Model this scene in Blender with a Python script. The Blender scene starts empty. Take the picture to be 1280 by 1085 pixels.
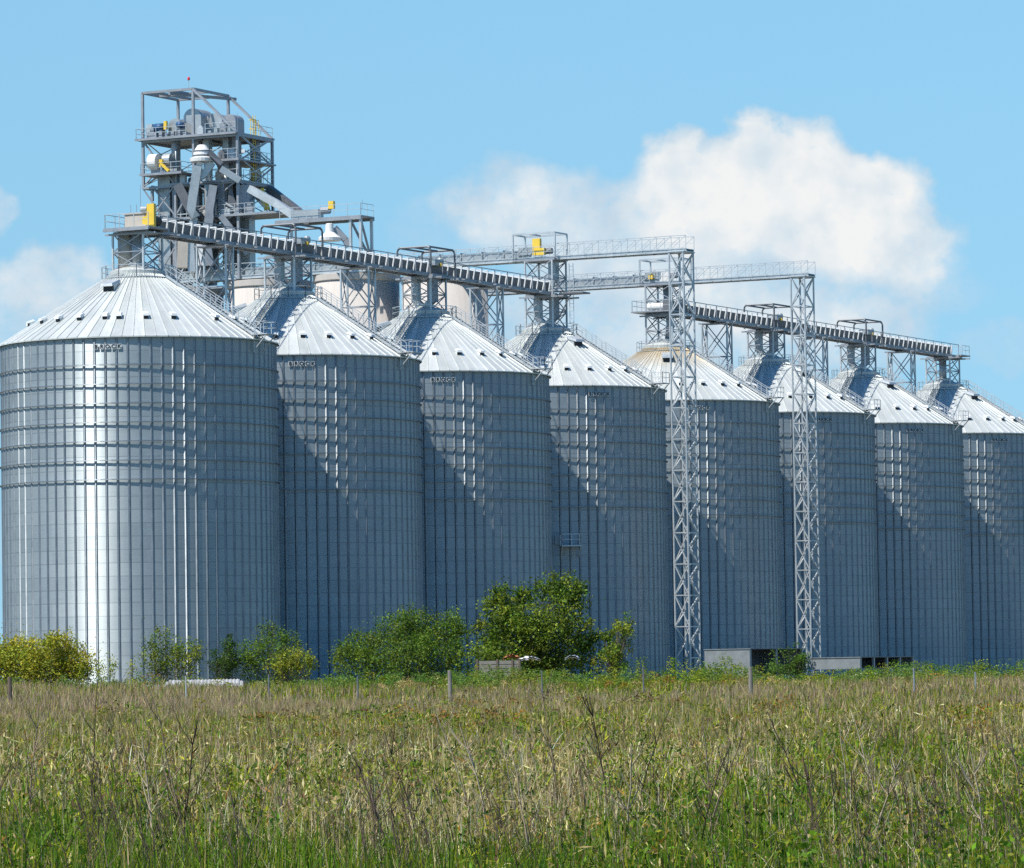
import bpy, math, random
import numpy as np
from mathutils import Vector, Matrix, noise as mnoise
R = math.radians
S = bpy.context.scene
COL = S.collection
random.seed(7)

# ------------------------------------------------------------------ camera
F = 5800.0                                   # focal length in pixels of the 1280 wide photograph
EYE = 1.7
PITCH = math.atan(299.5 / F); ROLL = 0.0155
_fw = Vector((0, math.cos(PITCH), math.sin(PITCH)))
_up0 = Vector((0, -math.sin(PITCH), math.cos(PITCH))); _rt0 = Vector((1, 0, 0))
_up = _up0 * math.cos(ROLL) + _rt0 * math.sin(ROLL)
_rt = _rt0 * math.cos(ROLL) - _up0 * math.sin(ROLL)
cam = bpy.data.cameras.new('camera'); camo = bpy.data.objects.new('camera', cam); COL.objects.link(camo)
cam.sensor_width = 36; cam.lens = 36 * F / 1280; cam.clip_start = 1; cam.clip_end = 20000
camo.matrix_world = Matrix(((_rt.x, _up.x, -_fw.x, 0), (_rt.y, _up.y, -_fw.y, 0), (_rt.z, _up.z, -_fw.z, EYE), (0, 0, 0, 1)))
S.camera = camo
S.render.resolution_x = 1024; S.render.resolution_y = 868
def ray(px, py):
    return _fw + _rt * ((px - 640) / F) + _up * (-(py - 542.5) / F)
def at(px, py, Y):                           # a world point at distance Y that the photograph shows at a pixel
    d = ray(px, py); return Vector((0, 0, EYE)) + d * (Y / d.y)

# ------------------------------------------------------------------ world, sun, exposure
SUN_AZ = 52.0      # degrees to the left of the direction back towards the camera
SUN_EL = 55.5
sd = Vector((-math.sin(R(SUN_AZ)) * math.cos(R(SUN_EL)), -math.cos(R(SUN_AZ)) * math.cos(R(SUN_EL)), math.sin(R(SUN_EL))))
sl = bpy.data.lights.new('sun', 'SUN'); sl.energy = 5.0; sl.angle = R(0.53); sl.color = (1, 0.95, 0.87)
so = bpy.data.objects.new('sun', sl); COL.objects.link(so)
so.rotation_euler = (-sd).to_track_quat('-Z', 'Y').to_euler(); so.location = (-60, 0, 120)
S.view_settings.view_transform = 'Standard'; S.view_settings.look = 'None'
S.view_settings.exposure = 0.35; S.view_settings.gamma = 1
S.cycles.max_bounces = 6; S.cycles.diffuse_bounces = 3; S.cycles.glossy_bounces = 4
S.cycles.transparent_max_bounces = 6; S.cycles.transmission_bounces = 3
S.cycles.sample_clamp_indirect = 6.0; S.cycles.use_denoising = False

class N:                                      # small node tree helper
    def __init__(s, tree): s.t = tree; s.n = tree.nodes; s.l = tree.links
    def add(s, typ, **kw):
        n = s.n.new(typ)
        for k, v in kw.items():
            if k.startswith('i_'): s.put(n, k[2:].replace('_', ' '), v)
            else: setattr(n, k, v)
        return n
    def put(s, n, key, v):
        inp = n.inputs[int(key)] if str(key).isdigit() else n.inputs[key]
        if isinstance(v, bpy.types.NodeSocket): s.l.new(v, inp)
        else: inp.default_value = v
    def math(s, op, a, b=None, clamp=False):
        n = s.n.new('ShaderNodeMath'); n.operation = op; n.use_clamp = clamp
        s.put(n, 0, a)
        if b is not None: s.put(n, 1, b)
        return n.outputs[0]
    def vec(s, op, a, b=None, out=0):
        n = s.n.new('ShaderNodeVectorMath'); n.operation = op; s.put(n, 0, a)
        if b is not None: s.put(n, 1, b)
        return n.outputs[out]
    def ramp(s, fac, stops):
        n = s.n.new('ShaderNodeValToRGB'); e = n.color_ramp.elements
        while len(e) < len(stops): e.new(0.5)
        for i, (p, c) in enumerate(stops): e[i].position = p; e[i].color = (c[0], c[1], c[2], 1) if not isinstance(c, (int, float)) else (c, c, c, 1)
        s.put(n, 0, fac); return n.outputs[0]
    def mix(s, fac, a, b, blend='MIX'):
        n = s.n.new('ShaderNodeMix'); n.data_type = 'RGBA'; n.blend_type = blend
        s.put(n, 0, fac)
        for k, v in ((6, a), (7, b)):
            if isinstance(v, bpy.types.NodeSocket): s.l.new(v, n.inputs[k])
            else: n.inputs[k].default_value = (v[0], v[1], v[2], 1)
        return n.outputs[2]
    def noise(s, vec, scale, detail=3, rough=0.5, dim='3D'):
        n = s.n.new('ShaderNodeTexNoise'); n.noise_dimensions = dim
        s.put(n, 'Vector', vec); n.inputs['Scale'].default_value = scale
        n.inputs['Detail'].default_value = detail; n.inputs['Roughness'].default_value = rough
        return n.outputs[0]

world = bpy.data.worlds.new('World'); S.world = world; world.use_nodes = True
w = N(world.node_tree); w.n.clear()
sky = w.add('ShaderNodeTexSky', sky_type='NISHITA', sun_disc=False)
sky.sun_elevation = R(SUN_EL); sky.sun_rotation = R(180 + SUN_AZ)
sky.altitude = 200; sky.air_density = 1.0; sky.dust_density = 0.35; sky.ozone_density = 2.2
tc = w.add('ShaderNodeTexCoord').outputs['Generated']
sx = w.add('ShaderNodeSeparateXYZ', i_Vector=tc)
# low sky kept clear and even, as on a clean dry day
zz_ = w.math('MAXIMUM', w.math('ADD', w.math('MULTIPLY', sx.outputs[2], 0.15), 0.088), w.math('SUBTRACT', sx.outputs[2], 0.06))
w.put(sky, 'Vector', w.add('ShaderNodeCombineXYZ', i_X=sx.outputs[0], i_Y=sx.outputs[1], i_Z=zz_).outputs[0])
yy = w.math('MAXIMUM', sx.outputs[1], 0.02)
cb = w.add('ShaderNodeCombineXYZ', i_X=w.math('DIVIDE', sx.outputs[0], yy), i_Y=w.math('DIVIDE', sx.outputs[2], yy), i_Z=0.0)
P = w.vec('SCALE', cb.outputs[0]); P.node.inputs['Scale'].default_value = F / 100   # 1 unit = 100 pixels of arc
n1 = w.add('ShaderNodeTexNoise', i_Vector=P); n1.inputs['Scale'].default_value = 1.7; n1.inputs['Detail'].default_value = 6
off = w.vec('SCALE', w.vec('SUBTRACT', n1.outputs['Color'], (0.5, 0.5, 0.5))); off.node.inputs['Scale'].default_value = 0.75
PW = w.vec('ADD', P, off)
# cumulus heaps: px, py, half width, half height, weight
blobs = [(945,188,56,46,1),(995,215,78,58,1),(872,220,76,48,1),(1080,250,78,52,.95),(1030,290,118,52,.85),(915,275,120,54,.8),
         (1118,305,80,48,.62),(630,248,76,52,.42),(705,278,112,60,.36),(790,302,130,62,.45),(780,400,190,75,.46),(1000,365,210,60,.42),(560,290,80,50,.2),
         (66,350,72,44,.50),(5,392,85,50,.36),(-6,258,22,30,.35),(1262,436,66,36,.22),(-4,676,40,36,.2),(940,440,190,70,.28),(1060,420,110,44,.22)]
dens = None
for (bx, by, rx, ry, wt) in blobs:
    d = ray(bx, by); c = (d.x / d.y * F / 100, d.z / d.y * F / 100, 0)
    q = w.vec('MULTIPLY', w.vec('SUBTRACT', PW, c), (78 / rx, 78 / ry, 0))
    L = w.vec('LENGTH', q, out=1)
    v = w.math('MULTIPLY', w.math('MULTIPLY', w.math('SUBTRACT', 1.0, L, clamp=True), 2.4, clamp=True), wt)
    v = w.math('SUBTRACT', 1.0, v, clamp=True)
    dens = v if dens is None else w.math('MULTIPLY', dens, v)
dens = w.math('SUBTRACT', 1.0, dens)
fn = w.noise(P, 4.5, 7, 0.62)
dn = w.math('MULTIPLY', dens, w.math('ADD', 1.0, w.math('MULTIPLY', w.math('SUBTRACT', fn, 0.5), 1.5)))
cover = w.ramp(dn, [(0.08, 0), (0.28, 0.30), (0.52, 0.74), (0.85, 1)])
bn = w.noise(P, 1.3, 4, 0.5)
bright = w.math('ADD', w.math('MULTIPLY', dens, 0.8), w.math('MULTIPLY', w.math('SUBTRACT', bn, 0.5), 1.6))
ccol = w.ramp(bright, [(0.15, (0.45, 0.54, 0.62)), (0.55, (0.55, 0.62, 0.67)), (0.9, (0.70, 0.71, 0.71))])
SKY_GAIN = 0.10
hs = w.add('ShaderNodeHueSaturation', i_Color=sky.outputs[0]); hs.inputs['Saturation'].default_value = 1.45; hs.inputs['Hue'].default_value = 0.497; hs.inputs['Value'].default_value = 1.0
skyc = w.mix(1.0, hs.outputs[0], (0.94, 1.0, 1.06), 'MULTIPLY')
bg1 = w.add('ShaderNodeBackground', i_Color=skyc, i_Strength=SKY_GAIN)
bg2 = w.add('ShaderNodeBackground', i_Color=ccol, i_Strength=1.0)
ms = w.add('ShaderNodeMixShader'); w.put(ms, 0, cover); w.put(ms, 1, bg1.outputs[0]); w.put(ms, 2, bg2.outputs[0])
wo = w.add('ShaderNodeOutputWorld'); w.l.new(ms.outputs[0], wo.inputs[0])

# ------------------------------------------------------------------ materials
def new_mat(name):
    m = bpy.data.materials.new(name); m.use_nodes = True; n = N(m.node_tree); n.n.clear()
    o = n.add('ShaderNodeOutputMaterial'); return m, n, o
def simple(name, col, rough=0.6, metal=0.0, var=0.15, scale=1.5, spec=0.4):
    m, n, o = new_mat(name)
    tc = n.add('ShaderNodeTexCoord').outputs['Object']
    f = n.noise(tc, scale, 5, 0.6); f2 = n.noise(tc, scale * 7, 3, 0.6)
    f = n.math('ADD', n.math('MULTIPLY', f, 0.65), n.math('MULTIPLY', f2, 0.35))
    lo = tuple(c * (1 - var) for c in col); hi = tuple(min(1, c * (1 + var)) for c in col)
    c = n.ramp(f, [(0.3, lo), (0.7, hi)])
    p = n.add('ShaderNodeBsdfPrincipled'); n.put(p, 'Base Color', c); n.put(p, 'Metallic', metal)
    n.put(p, 'Roughness', n.ramp(f, [(0.3, max(0, rough - 0.08)), (0.7, min(1, rough + 0.08))])); n.put(p, 'Specular IOR Level', spec)
    n.l.new(p.outputs[0], o.inputs[0]); return m
def wall_metal():
    m, n, o = new_mat('galvanised_wall')
    tc = n.add('ShaderNodeTexCoord').outputs['Object']
    s = n.add('ShaderNodeSeparateXYZ', i_Vector=tc)
    ang = n.math('MULTIPLY', n.math('ARCTAN2', s.outputs[1], s.outputs[0]), 26 / (2 * math.pi))
    row = n.math('FLOOR', n.math('DIVIDE', s.outputs[2], 1.118))
    colm = n.math('FLOOR', n.math('ADD', ang, n.math('MULTIPLY', n.math('MODULO', row, 2.0), 0.5)))
    wn = n.add('ShaderNodeTexWhiteNoise', noise_dimensions='3D')
    n.put(wn, 'Vector', n.add('ShaderNodeCombineXYZ', i_X=row, i_Y=colm, i_Z=0.0).outputs[0])
    oi = n.add('ShaderNodeObjectInfo')
    rowr = n.add('ShaderNodeTexWhiteNoise', noise_dimensions='2D')
    n.put(rowr, 'Vector', n.add('ShaderNodeCombineXYZ', i_X=row, i_Y=oi.outputs['Random'], i_Z=0.0).outputs[0])
    # fine horizontal rolling of the sheets, streaks running down
    mp = n.vec('MULTIPLY', tc, (0.6, 0.6, 7.0)); h = n.noise(mp, 1.0, 4, 0.65)
    sp = n.noise(n.vec('MULTIPLY', tc, (2.5, 2.5, 0.12)), 1.0, 4, 0.6)
    fr = n.math('FRACT', n.math('DIVIDE', s.outputs[2], 1.118))
    seam = n.math('LESS_THAN', fr, 0.07)
    f = n.math('ADD', n.math('MULTIPLY', wn.outputs[0], 0.13), n.math('MULTIPLY', rowr.outputs[0], 0.12))
    f = n.math('ADD', f, n.math('MULTIPLY', h, 0.42)); f = n.math('ADD', f, n.math('MULTIPLY', sp, 0.33))
    c = n.ramp(f, [(0.25, (0.42, 0.48, 0.505)), (0.75, (0.62, 0.68, 0.70))])
    c = n.mix(n.math('MULTIPLY', seam, 0.35), c, (0.16, 0.18, 0.20))
    bp = n.add('ShaderNodeBump'); n.put(bp, 'Height', n.math('ADD', n.math('MULTIPLY', h, 0.5), n.math('MULTIPLY', wn.outputs[0], 0.2)))
    bp.inputs['Strength'].default_value = 0.05; bp.inputs['Distance'].default_value = 0.1
    tg = n.add('ShaderNodeTangent', direction_type='RADIAL', axis='Z')
    def gl(rough, an):                        # sheets rolled in fine horizontal waves: a broad lobe up and down
        g = n.add('ShaderNodeBsdfAnisotropic', distribution='GGX'); n.put(g, 'Color', c)
        n.put(g, 'Roughness', n.math('ADD', rough - 0.04, n.math('MULTIPLY', f, 0.08))); n.put(g, 'Anisotropy', an)
        n.put(g, 'Tangent', tg.outputs[0]); n.put(g, 'Normal', bp.outputs[0]); return g
    g1 = gl(0.60, 0.58); g2 = gl(0.64, 0.25)
    df = n.add('ShaderNodeBsdfDiffuse'); n.put(df, 'Color', n.mix(1.0, c, (0.95, 1.0, 1.0), 'MULTIPLY')); n.put(df, 'Normal', bp.outputs[0])
    m1 = n.add('ShaderNodeMixShader'); n.put(m1, 0, 0.18); n.l.new(g1.outputs[0], m1.inputs[1]); n.l.new(g2.outputs[0], m1.inputs[2])
    mx = n.add('ShaderNodeMixShader'); n.put(mx, 0, 0.73); n.l.new(df.outputs[0], mx.inputs[1]); n.l.new(m1.outputs[0], mx.inputs[2])
    n.l.new(mx.outputs[0], o.inputs[0]); return m
def rib_metal():
    m, n, o = new_mat('galvanised_rib')
    tc = n.add('ShaderNodeTexCoord').outputs['Object']; f = n.noise(n.vec('MULTIPLY', tc, (1, 1, 0.6)), 1.5, 4, 0.6)
    c = n.ramp(f, [(0.3, (0.27, 0.31, 0.34)), (0.7, (0.42, 0.46, 0.49))])
    tg = n.add('ShaderNodeTangent', direction_type='RADIAL', axis='Z')
    g = n.add('ShaderNodeBsdfAnisotropic', distribution='GGX'); n.put(g, 'Color', c); n.put(g, 'Roughness', 0.42); n.put(g, 'Anisotropy', 0.6); n.put(g, 'Tangent', tg.outputs[0])
    df = n.add('ShaderNodeBsdfDiffuse'); n.put(df, 'Color', n.mix(1.0, c, (0.6, 0.62, 0.64), 'MULTIPLY'))
    mx = n.add('ShaderNodeMixShader'); n.put(mx, 0, 0.6); n.l.new(df.outputs[0], mx.inputs[1]); n.l.new(g.outputs[0], mx.inputs[2])
    n.l.new(mx.outputs[0], o.inputs[0]); return m
def roof_metal():
    m, n, o = new_mat('galvanised_roof')
    tc = n.add('ShaderNodeTexCoord').outputs['Object']
    s = n.add('ShaderNodeSeparateXYZ', i_Vector=tc)
    pan = n.math('FLOOR', n.math('MULTIPLY', n.math('ARCTAN2', s.outputs[1], s.outputs[0]), 78 / (2 * math.pi)))
    wn = n.add('ShaderNodeTexWhiteNoise', noise_dimensions='1D'); n.put(wn, 'W', pan)
    f = n.noise(tc, 0.5, 5, 0.6)
    f = n.math('ADD', n.math('MULTIPLY', f, 0.65), n.math('MULTIPLY', wn.outputs[0], 0.35))
    c = n.ramp(f, [(0.25, (0.43, 0.46, 0.445)), (0.75, (0.63, 0.655, 0.63))])
    # rust staining round the neck, only strong on the bin whose object colour says so
    oi = n.add('ShaderNodeObjectInfo')
    rad = n.vec('LENGTH', n.vec('MULTIPLY', tc, (1, 1, 0)), out=1)
    rn = n.noise(n.vec('MULTIPLY', tc, (1, 1, 0.2)), 1.6, 4, 0.7)
    rust = n.math('MULTIPLY', n.math('SUBTRACT', n.math('ADD', 1.15, n.math('MULTIPLY', rn, 0.9)), n.math('MULTIPLY', rad, 0.24)), n.add('ShaderNodeAttribute', attribute_type='OBJECT', attribute_name='rust').outputs['Fac'], clamp=True)
    st = n.noise(n.vec('MULTIPLY', n.add('ShaderNodeCombineXYZ', i_X=n.math('ARCTAN2', s.outputs[1], s.outputs[0]), i_Y=rad, i_Z=oi.outputs['Random']).outputs[0], (30, 0.35, 9)), 1.0, 4, 0.65)
    c = n.mix(n.ramp(st, [(0.48, 0), (0.75, 0.4)]), c, (0.36, 0.36, 0.33))
    c = n.mix(rust, c, (0.42, 0.33, 0.20))
    p = n.add('ShaderNodeBsdfPrincipled'); n.put(p, 'Base Color', c); n.put(p, 'Metallic', 0.2); n.put(p, 'Roughness', 0.45)
    n.l.new(p.outputs[0], o.inputs[0]); return m
def leafy(name, trans=0.35, rough=0.6, spec=0.2):
    m, n, o = new_mat(name)
    a = n.add('ShaderNodeAttribute', attribute_name='Col').outputs['Color']
    p = n.add('ShaderNodeBsdfPrincipled'); n.put(p, 'Base Color', a); n.put(p, 'Roughness', rough); n.put(p, 'Specular IOR Level', spec)
    t = n.add('ShaderNodeBsdfTranslucent'); n.put(t, 'Color', a)
    mx = n.add('ShaderNodeMixShader'); n.put(mx, 0, trans); n.l.new(p.outputs[0], mx.inputs[1]); n.l.new(t.outputs[0], mx.inputs[2])
    n.l.new(mx.outputs[0], o.inputs[0]); return m
def concrete():
    m, n, o = new_mat('concrete')
    tc = n.add('ShaderNodeTexCoord').outputs['Object']
    f = n.noise(n.vec('MULTIPLY', tc, (1, 1, 0.25)), 0.7, 6, 0.6); g = n.noise(tc, 9, 4, 0.6)
    st = n.noise(n.vec('MULTIPLY', tc, (2.2, 2.2, 0.06)), 1.0, 4, 0.65)
    f = n.math('ADD', n.math('ADD', n.math('MULTIPLY', f, 0.45), n.math('MULTIPLY', g, 0.15)), n.math('MULTIPLY', st, 0.4))
    c = n.ramp(f, [(0.3, (0.39, 0.36, 0.33)), (0.7, (0.54, 0.505, 0.465))])
    p = n.add('ShaderNodeBsdfPrincipled'); n.put(p, 'Base Color', c); n.put(p, 'Roughness', 0.9)
    n.l.new(p.outputs[0], o.inputs[0]); return m
M = dict(
    wall=wall_metal(), roof=roof_metal(), concrete=concrete(),
    rib=rib_metal(),
    cover=simple('pale_cover_band', (0.72, 0.74, 0.73), 0.5, 0.1, 0.08, 0.8),
    galv=simple('galvanised_steel', (0.50, 0.53, 0.54), 0.45, 0.45, 0.18, 0.8),
    galvd=simple('weathered_steel', (0.30, 0.32, 0.345), 0.5, 0.4, 0.2, 0.8),
    dark=simple('dark_steel', (0.15, 0.16, 0.175), 0.55, 0.3, 0.2, 0.8),
    duct=simple('duct_sheet', (0.40, 0.43, 0.44), 0.42, 0.5, 0.18, 0.6),
    white=simple('white_paint', (0.74, 0.74, 0.72), 0.5, 0.0, 0.08, 0.8),
    cream=simple('cream_paint', (0.46, 0.42, 0.36), 0.7, 0.0, 0.12, 0.8),
    yellow=simple('yellow_paint', (0.72, 0.50, 0.06), 0.5, 0.0, 0.12, 1.2),
    blue=simple('blue_motor_paint', (0.03, 0.09, 0.20), 0.45, 0.0, 0.1, 1),
    black=simple('black_paint_and_shade', (0.02, 0.02, 0.022), 0.5, 0.0, 0.1, 1),  # black paint; also the painted shade in vent and hatch openings
    red=simple('red_lens', (0.7, 0.03, 0.04), 0.3, 0.0, 0.1, 1),
    dull=simple('dull_sheet', (0.21, 0.23, 0.235), 0.6, 0.2, 0.25, 1.5),
    dirty=simple('dirty_white_sheet', (0.36, 0.36, 0.35), 0.7, 0.0, 0.3, 2.5),
    plate=simple('sign_plate', (0.50, 0.54, 0.55), 0.5, 0.1, 0.05, 1),
    wood=simple('weathered_wood', (0.21, 0.195, 0.17), 0.9, 0.0, 0.25, 4),
    orange=simple('rusted_scrap', (0.33, 0.12, 0.05), 0.8, 0.0, 0.3, 5),
    bark=simple('bark', (0.13, 0.10, 0.075), 0.9, 0.0, 0.25, 6),
    grass=leafy('grass_blades', 0.35, 0.6, 0.15), leaf=leafy('leaves', 0.35, 0.55, 0.2), dry=leafy('dry_stems', 0.1, 0.7, 0.2),
)

# ------------------------------------------------------------------ mesh builder
MW = {}                                       # world matrices of the roots and parts
class MB:
    def __init__(s, T=None): s.v = []; s.f = []; s.T = T
    def _a(s, pts):
        i = len(s.v); s.v += [tuple(s.T @ Vector(p)) if s.T else tuple(p) for p in pts]; return i
    def quad(s, a, b, c, d): i = s._a((a, b, c, d)); s.f.append((i, i + 1, i + 2, i + 3)); return s
    def box(s, x0, x1, y0, y1, z0, z1):
        i = s._a([(x, y, z) for z in (z0, z1) for (x, y) in ((x0, y0), (x1, y0), (x1, y1), (x0, y1))])
        s.f += [(i, i+3, i+2, i+1), (i+4, i+5, i+6, i+7)] + [(i+k, i+(k+1) % 4, i+4+(k+1) % 4, i+4+k) for k in range(4)]; return s
    def loft(s, rings, cap=True, close=True):
        n = len(rings[0]); i = s._a([p for r in rings for p in r])
        for k in range(len(rings) - 1):
            for j in range(n if close else n - 1):
                a = i + k * n + j; b = i + k * n + (j + 1) % n; s.f.append((a, b, b + n, a + n))
        if cap: s.f.append(tuple(i + j for j in range(n))[::-1]); s.f.append(tuple(i + (len(rings) - 1) * n + j for j in range(n)))
        return s
    @staticmethod
    def _frame(d):
        d = d.normalized(); u = Vector((0, 0, 1)) if abs(d.z) < 0.9 else Vector((0, 1, 0))
        a = d.cross(u).normalized(); b = a.cross(d); return a, b
    def bar(s, p, q, w, h=None):
        p = Vector(p); q = Vector(q); h = h or w; a, b = s._frame(q - p); a = a * w / 2; b = b * h / 2
        s.loft([[c - a - b, c + a - b, c + a + b, c - a + b] for c in (p, q)]); return s
    def tube(s, pts, r, n=8, r2=None, ph=0.0):
        pts = [Vector(p) for p in pts]; rings = []
        for k, c in enumerate(pts):
            d = (pts[min(k + 1, len(pts) - 1)] - pts[max(k - 1, 0)]); a, b = s._frame(d)
            rr = r if r2 is None else r + (r2 - r) * k / (len(pts) - 1)
            rings.append([c + (a * math.cos(t) + b * math.sin(t)) * rr for t in (ph + 2 * math.pi * j / n for j in range(n))])
        s.loft(rings); return s
    def path(s, pts, w, h=None):
        for a, b in zip(pts, pts[1:]): s.bar(a, b, w, h)
        return s
    def lathe(s, prof, n=24, c=(0, 0, 0)):     # prof: (r, z)
        s.loft([[(c[0] + r * math.cos(2 * math.pi * j / n), c[1] + r * math.sin(2 * math.pi * j / n), c[2] + z) for j in range(n)] for r, z in prof]); return s
    def rail(s, pts, h=1.05, step=1.5, t=0.045, mid=True):   # handrail along a polyline
        for a, b in zip(pts, pts[1:]):
            a = Vector(a); b = Vector(b); L = (b - a).length; k = max(1, round(L / step))
            for j in range(k + 1):
                p = a.lerp(b, j / k); s.bar(p, p + Vector((0, 0, h)), t)
            up = Vector((0, 0, h)); s.bar(a + up, b + up, t)
            if mid: s.bar(a + up * 0.52, b + up * 0.52, t * 0.8)
        return s
    def xface(s, p00, p10, p01, p11, k, t, hz=True):       # k panels of cross bracing between two legs, p00->p01 and p10->p11
        p00, p10, p01, p11 = map(Vector, (p00, p10, p01, p11))
        for j in range(k):
            a = p00.lerp(p01, j / k); b = p10.lerp(p11, j / k); c = p00.lerp(p01, (j + 1) / k); d = p10.lerp(p11, (j + 1) / k)
            s.bar(a, d, t); s.bar(b, c, t)
            if hz: s.bar(c, d, t)
        return s
    def mesh(s, name, mat=None, inv=None, smooth=False):
        me = bpy.data.meshes.new(name)
        vs = s.v if inv is None else [tuple(inv @ Vector(p)) for p in s.v]
        me.from_pydata(vs, [], s.f); me.update()
        if smooth: me.polygons.foreach_set('use_smooth', [True] * len(me.polygons))
        if mat: me.materials.append(M[mat] if isinstance(mat, str) else mat)
        return me
    def build(s, name, mat, parent=None, smooth=False):     # geometry given in world coordinates
        inv = MW[parent.name].inverted() if parent else None
        o = bpy.data.objects.new(name, s.mesh(name, mat, inv, smooth)); COL.objects.link(o)
        if parent: o.parent = parent; MW[o.name] = MW[parent.name].copy()
        else: MW[o.name] = Matrix.Identity(4)
        return o
def tag(o, label=None, cat=None, group=None, kind=None):
    if label: o['label'] = label
    if cat: o['category'] = cat
    if group: o['group'] = group
    if kind: o['kind'] = kind
    return o
def root(name, loc, rz=0.0, label=None, cat=None, group=None):
    o = bpy.data.objects.new(name, None); COL.objects.link(o); o.location = loc; o.rotation_euler = (0, 0, rz)
    o.empty_display_size = 0.5
    MW[o.name] = Matrix.Translation(Vector(loc)) @ Matrix.Rotation(rz, 4, 'Z'); tag(o, label, cat, group); return o
def share(name, me, parent, loc=(0, 0, 0), rz=0.0):         # a part whose mesh is in its parent's own coordinates
    o = bpy.data.objects.new(name, me); COL.objects.link(o); o.parent = parent; o.location = loc; o.rotation_euler = (0, 0, rz)
    MW[o.name] = MW[parent.name] @ Matrix.Translation(Vector(loc)) @ Matrix.Rotation(rz, 4, 'Z'); return o

# ------------------------------------------------------------------ the lie of the land
ROW = R(-27.5); CA, SA = math.cos(R(27.5)), math.sin(R(27.5))
B0 = Vector((-32.3, 402.0, 0))                # centre of the nearest bin
ROWM = Matrix.Translation(B0) @ Matrix.Rotation(ROW, 4, 'Z')   # x: across the row (right, nearer), y: along the row (away)
def rowp(x, y, z): return ROWM @ Vector((x, y, z))
def land(X, Y):
    X = np.asarray(X, float); Y = np.asarray(Y, float)
    s = np.clip(SA * (X - B0.x) + CA * (Y - B0.y), -60, 400)
    t = np.clip((Y - 130) / 170, 0, 1); t = t * t * (3 - 2 * t)
    z = t * (0.3 - 0.0055 * np.maximum(s, 0))
    z += (0.36 + 0.44 * np.clip((-4 - X) / 12, 0, 1) + 0.06 * np.sin(X * 0.9) + 0.05 * np.sin(X * 2.3 + 1)) * np.exp(-((Y - 244) / 36) ** 2)
    z += 0.10 * np.sin(X * 0.11 + 1.3) * np.sin(Y * 0.05) * np.clip((Y - 10) / 60, 0, 1) * np.clip((380 - Y) / 60, 0, 1)
    return z
def gz(x, y): return float(land(x, y))

def make_ground():
    ys = np.concatenate([np.linspace(-60, 420, 241), np.linspace(430, 900, 40), np.geomspace(950, 9000, 20)])
    xs = np.concatenate([-np.geomspace(4000, 130, 14), np.linspace(-120, 120, 81), np.geomspace(130, 4000, 14)])
    X, Y = np.meshgrid(xs, ys); Z = land(X, Y) - 0.02
    v = np.stack([X.ravel(), Y.ravel(), Z.ravel()], 1)
    nx = len(xs); ny = len(ys); i, j = np.meshgrid(np.arange(nx - 1), np.arange(ny - 1)); a = (j * nx + i).ravel()
    f = np.stack([a, a + 1, a + nx + 1, a + nx], 1)
    me = bpy.data.meshes.new('ground'); me.from_pydata(v.tolist(), [], f.tolist()); me.update()
    m, n, o = new_mat('soil_and_thatch'); tc = n.add('ShaderNodeTexCoord').outputs['Object']
    f1 = n.noise(tc, 0.15, 6, 0.6); f2 = n.noise(tc, 4.0, 5, 0.7)
    c = n.mix(f1, n.ramp(f2, [(0.3, (0.05, 0.06, 0.02)), (0.7, (0.12, 0.11, 0.05))]), n.ramp(f2, [(0.3, (0.10, 0.08, 0.045)), (0.7, (0.20, 0.16, 0.09))]))
    p = n.add('ShaderNodeBsdfPrincipled'); n.put(p, 'Base Color', c); n.put(p, 'Roughness', 0.95); n.l.new(p.outputs[0], o.inputs[0])
    me.materials.append(m); ob = bpy.data.objects.new('ground', me); COL.objects.link(ob); tag(ob, kind='structure')
make_ground()

# ------------------------------------------------------------------ grain bins
RB = 11.9; HE = 30.5; NS = 78; ROOF_RISE = 6.0; RN = 2.35
SB = [0, 25.9, 52.0, 77.9, 105.9, 132.0, 158.0, 184.1]
def zb(s): return 0.3 - 0.0055 * s
def wall_mesh():
    b = MB(); segs = NS * 2; zs = [-1.2] + [k * 1.118 for k in range(1, 27)] + [HE]
    rings = []
    for k, z in enumerate(zs):
        rings.append([(RB * math.cos(2 * math.pi * j / segs), RB * math.sin(2 * math.pi * j / segs), z) for j in range(segs)])
    b.loft(rings, cap=False); me = b.mesh('bin_wall', 'wall', smooth=True)
    return me
def stiff_mesh():
    b = MB()
    for j in range(NS):
        t = 2 * math.pi * (j + 0.5) / NS; c, s_ = math.cos(t), math.sin(t)
        def pt(r, w, z): return (r * c - w * s_, r * s_ + w * c, z)
        prof = ((RB + 0.005, -0.12), (RB + 0.075, -0.03), (RB + 0.075, 0.03), (RB + 0.005, 0.12))
        b.loft([[pt(r, ww, z) for r, ww in prof] for z in (-1.2, HE - 0.12)], cap=False, close=False)
    return b.mesh('bin_stiffener_ribs', 'rib')
def ring_mesh():
    b = MB(); n = NS; r0, r1 = RB + 0.13, RB + 0.23; 
    b.loft([[(r * math.cos(2 * math.pi * j / n), r * math.sin(2 * math.pi * j / n), z) for j in range(n)] for r, z in ((r0, -0.035), (r1, -0.035), (r1, 0.035), (r0, 0.035), (r0, -0.035))], cap=False)
    return b.mesh('wind_ring', 'rib')
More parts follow.
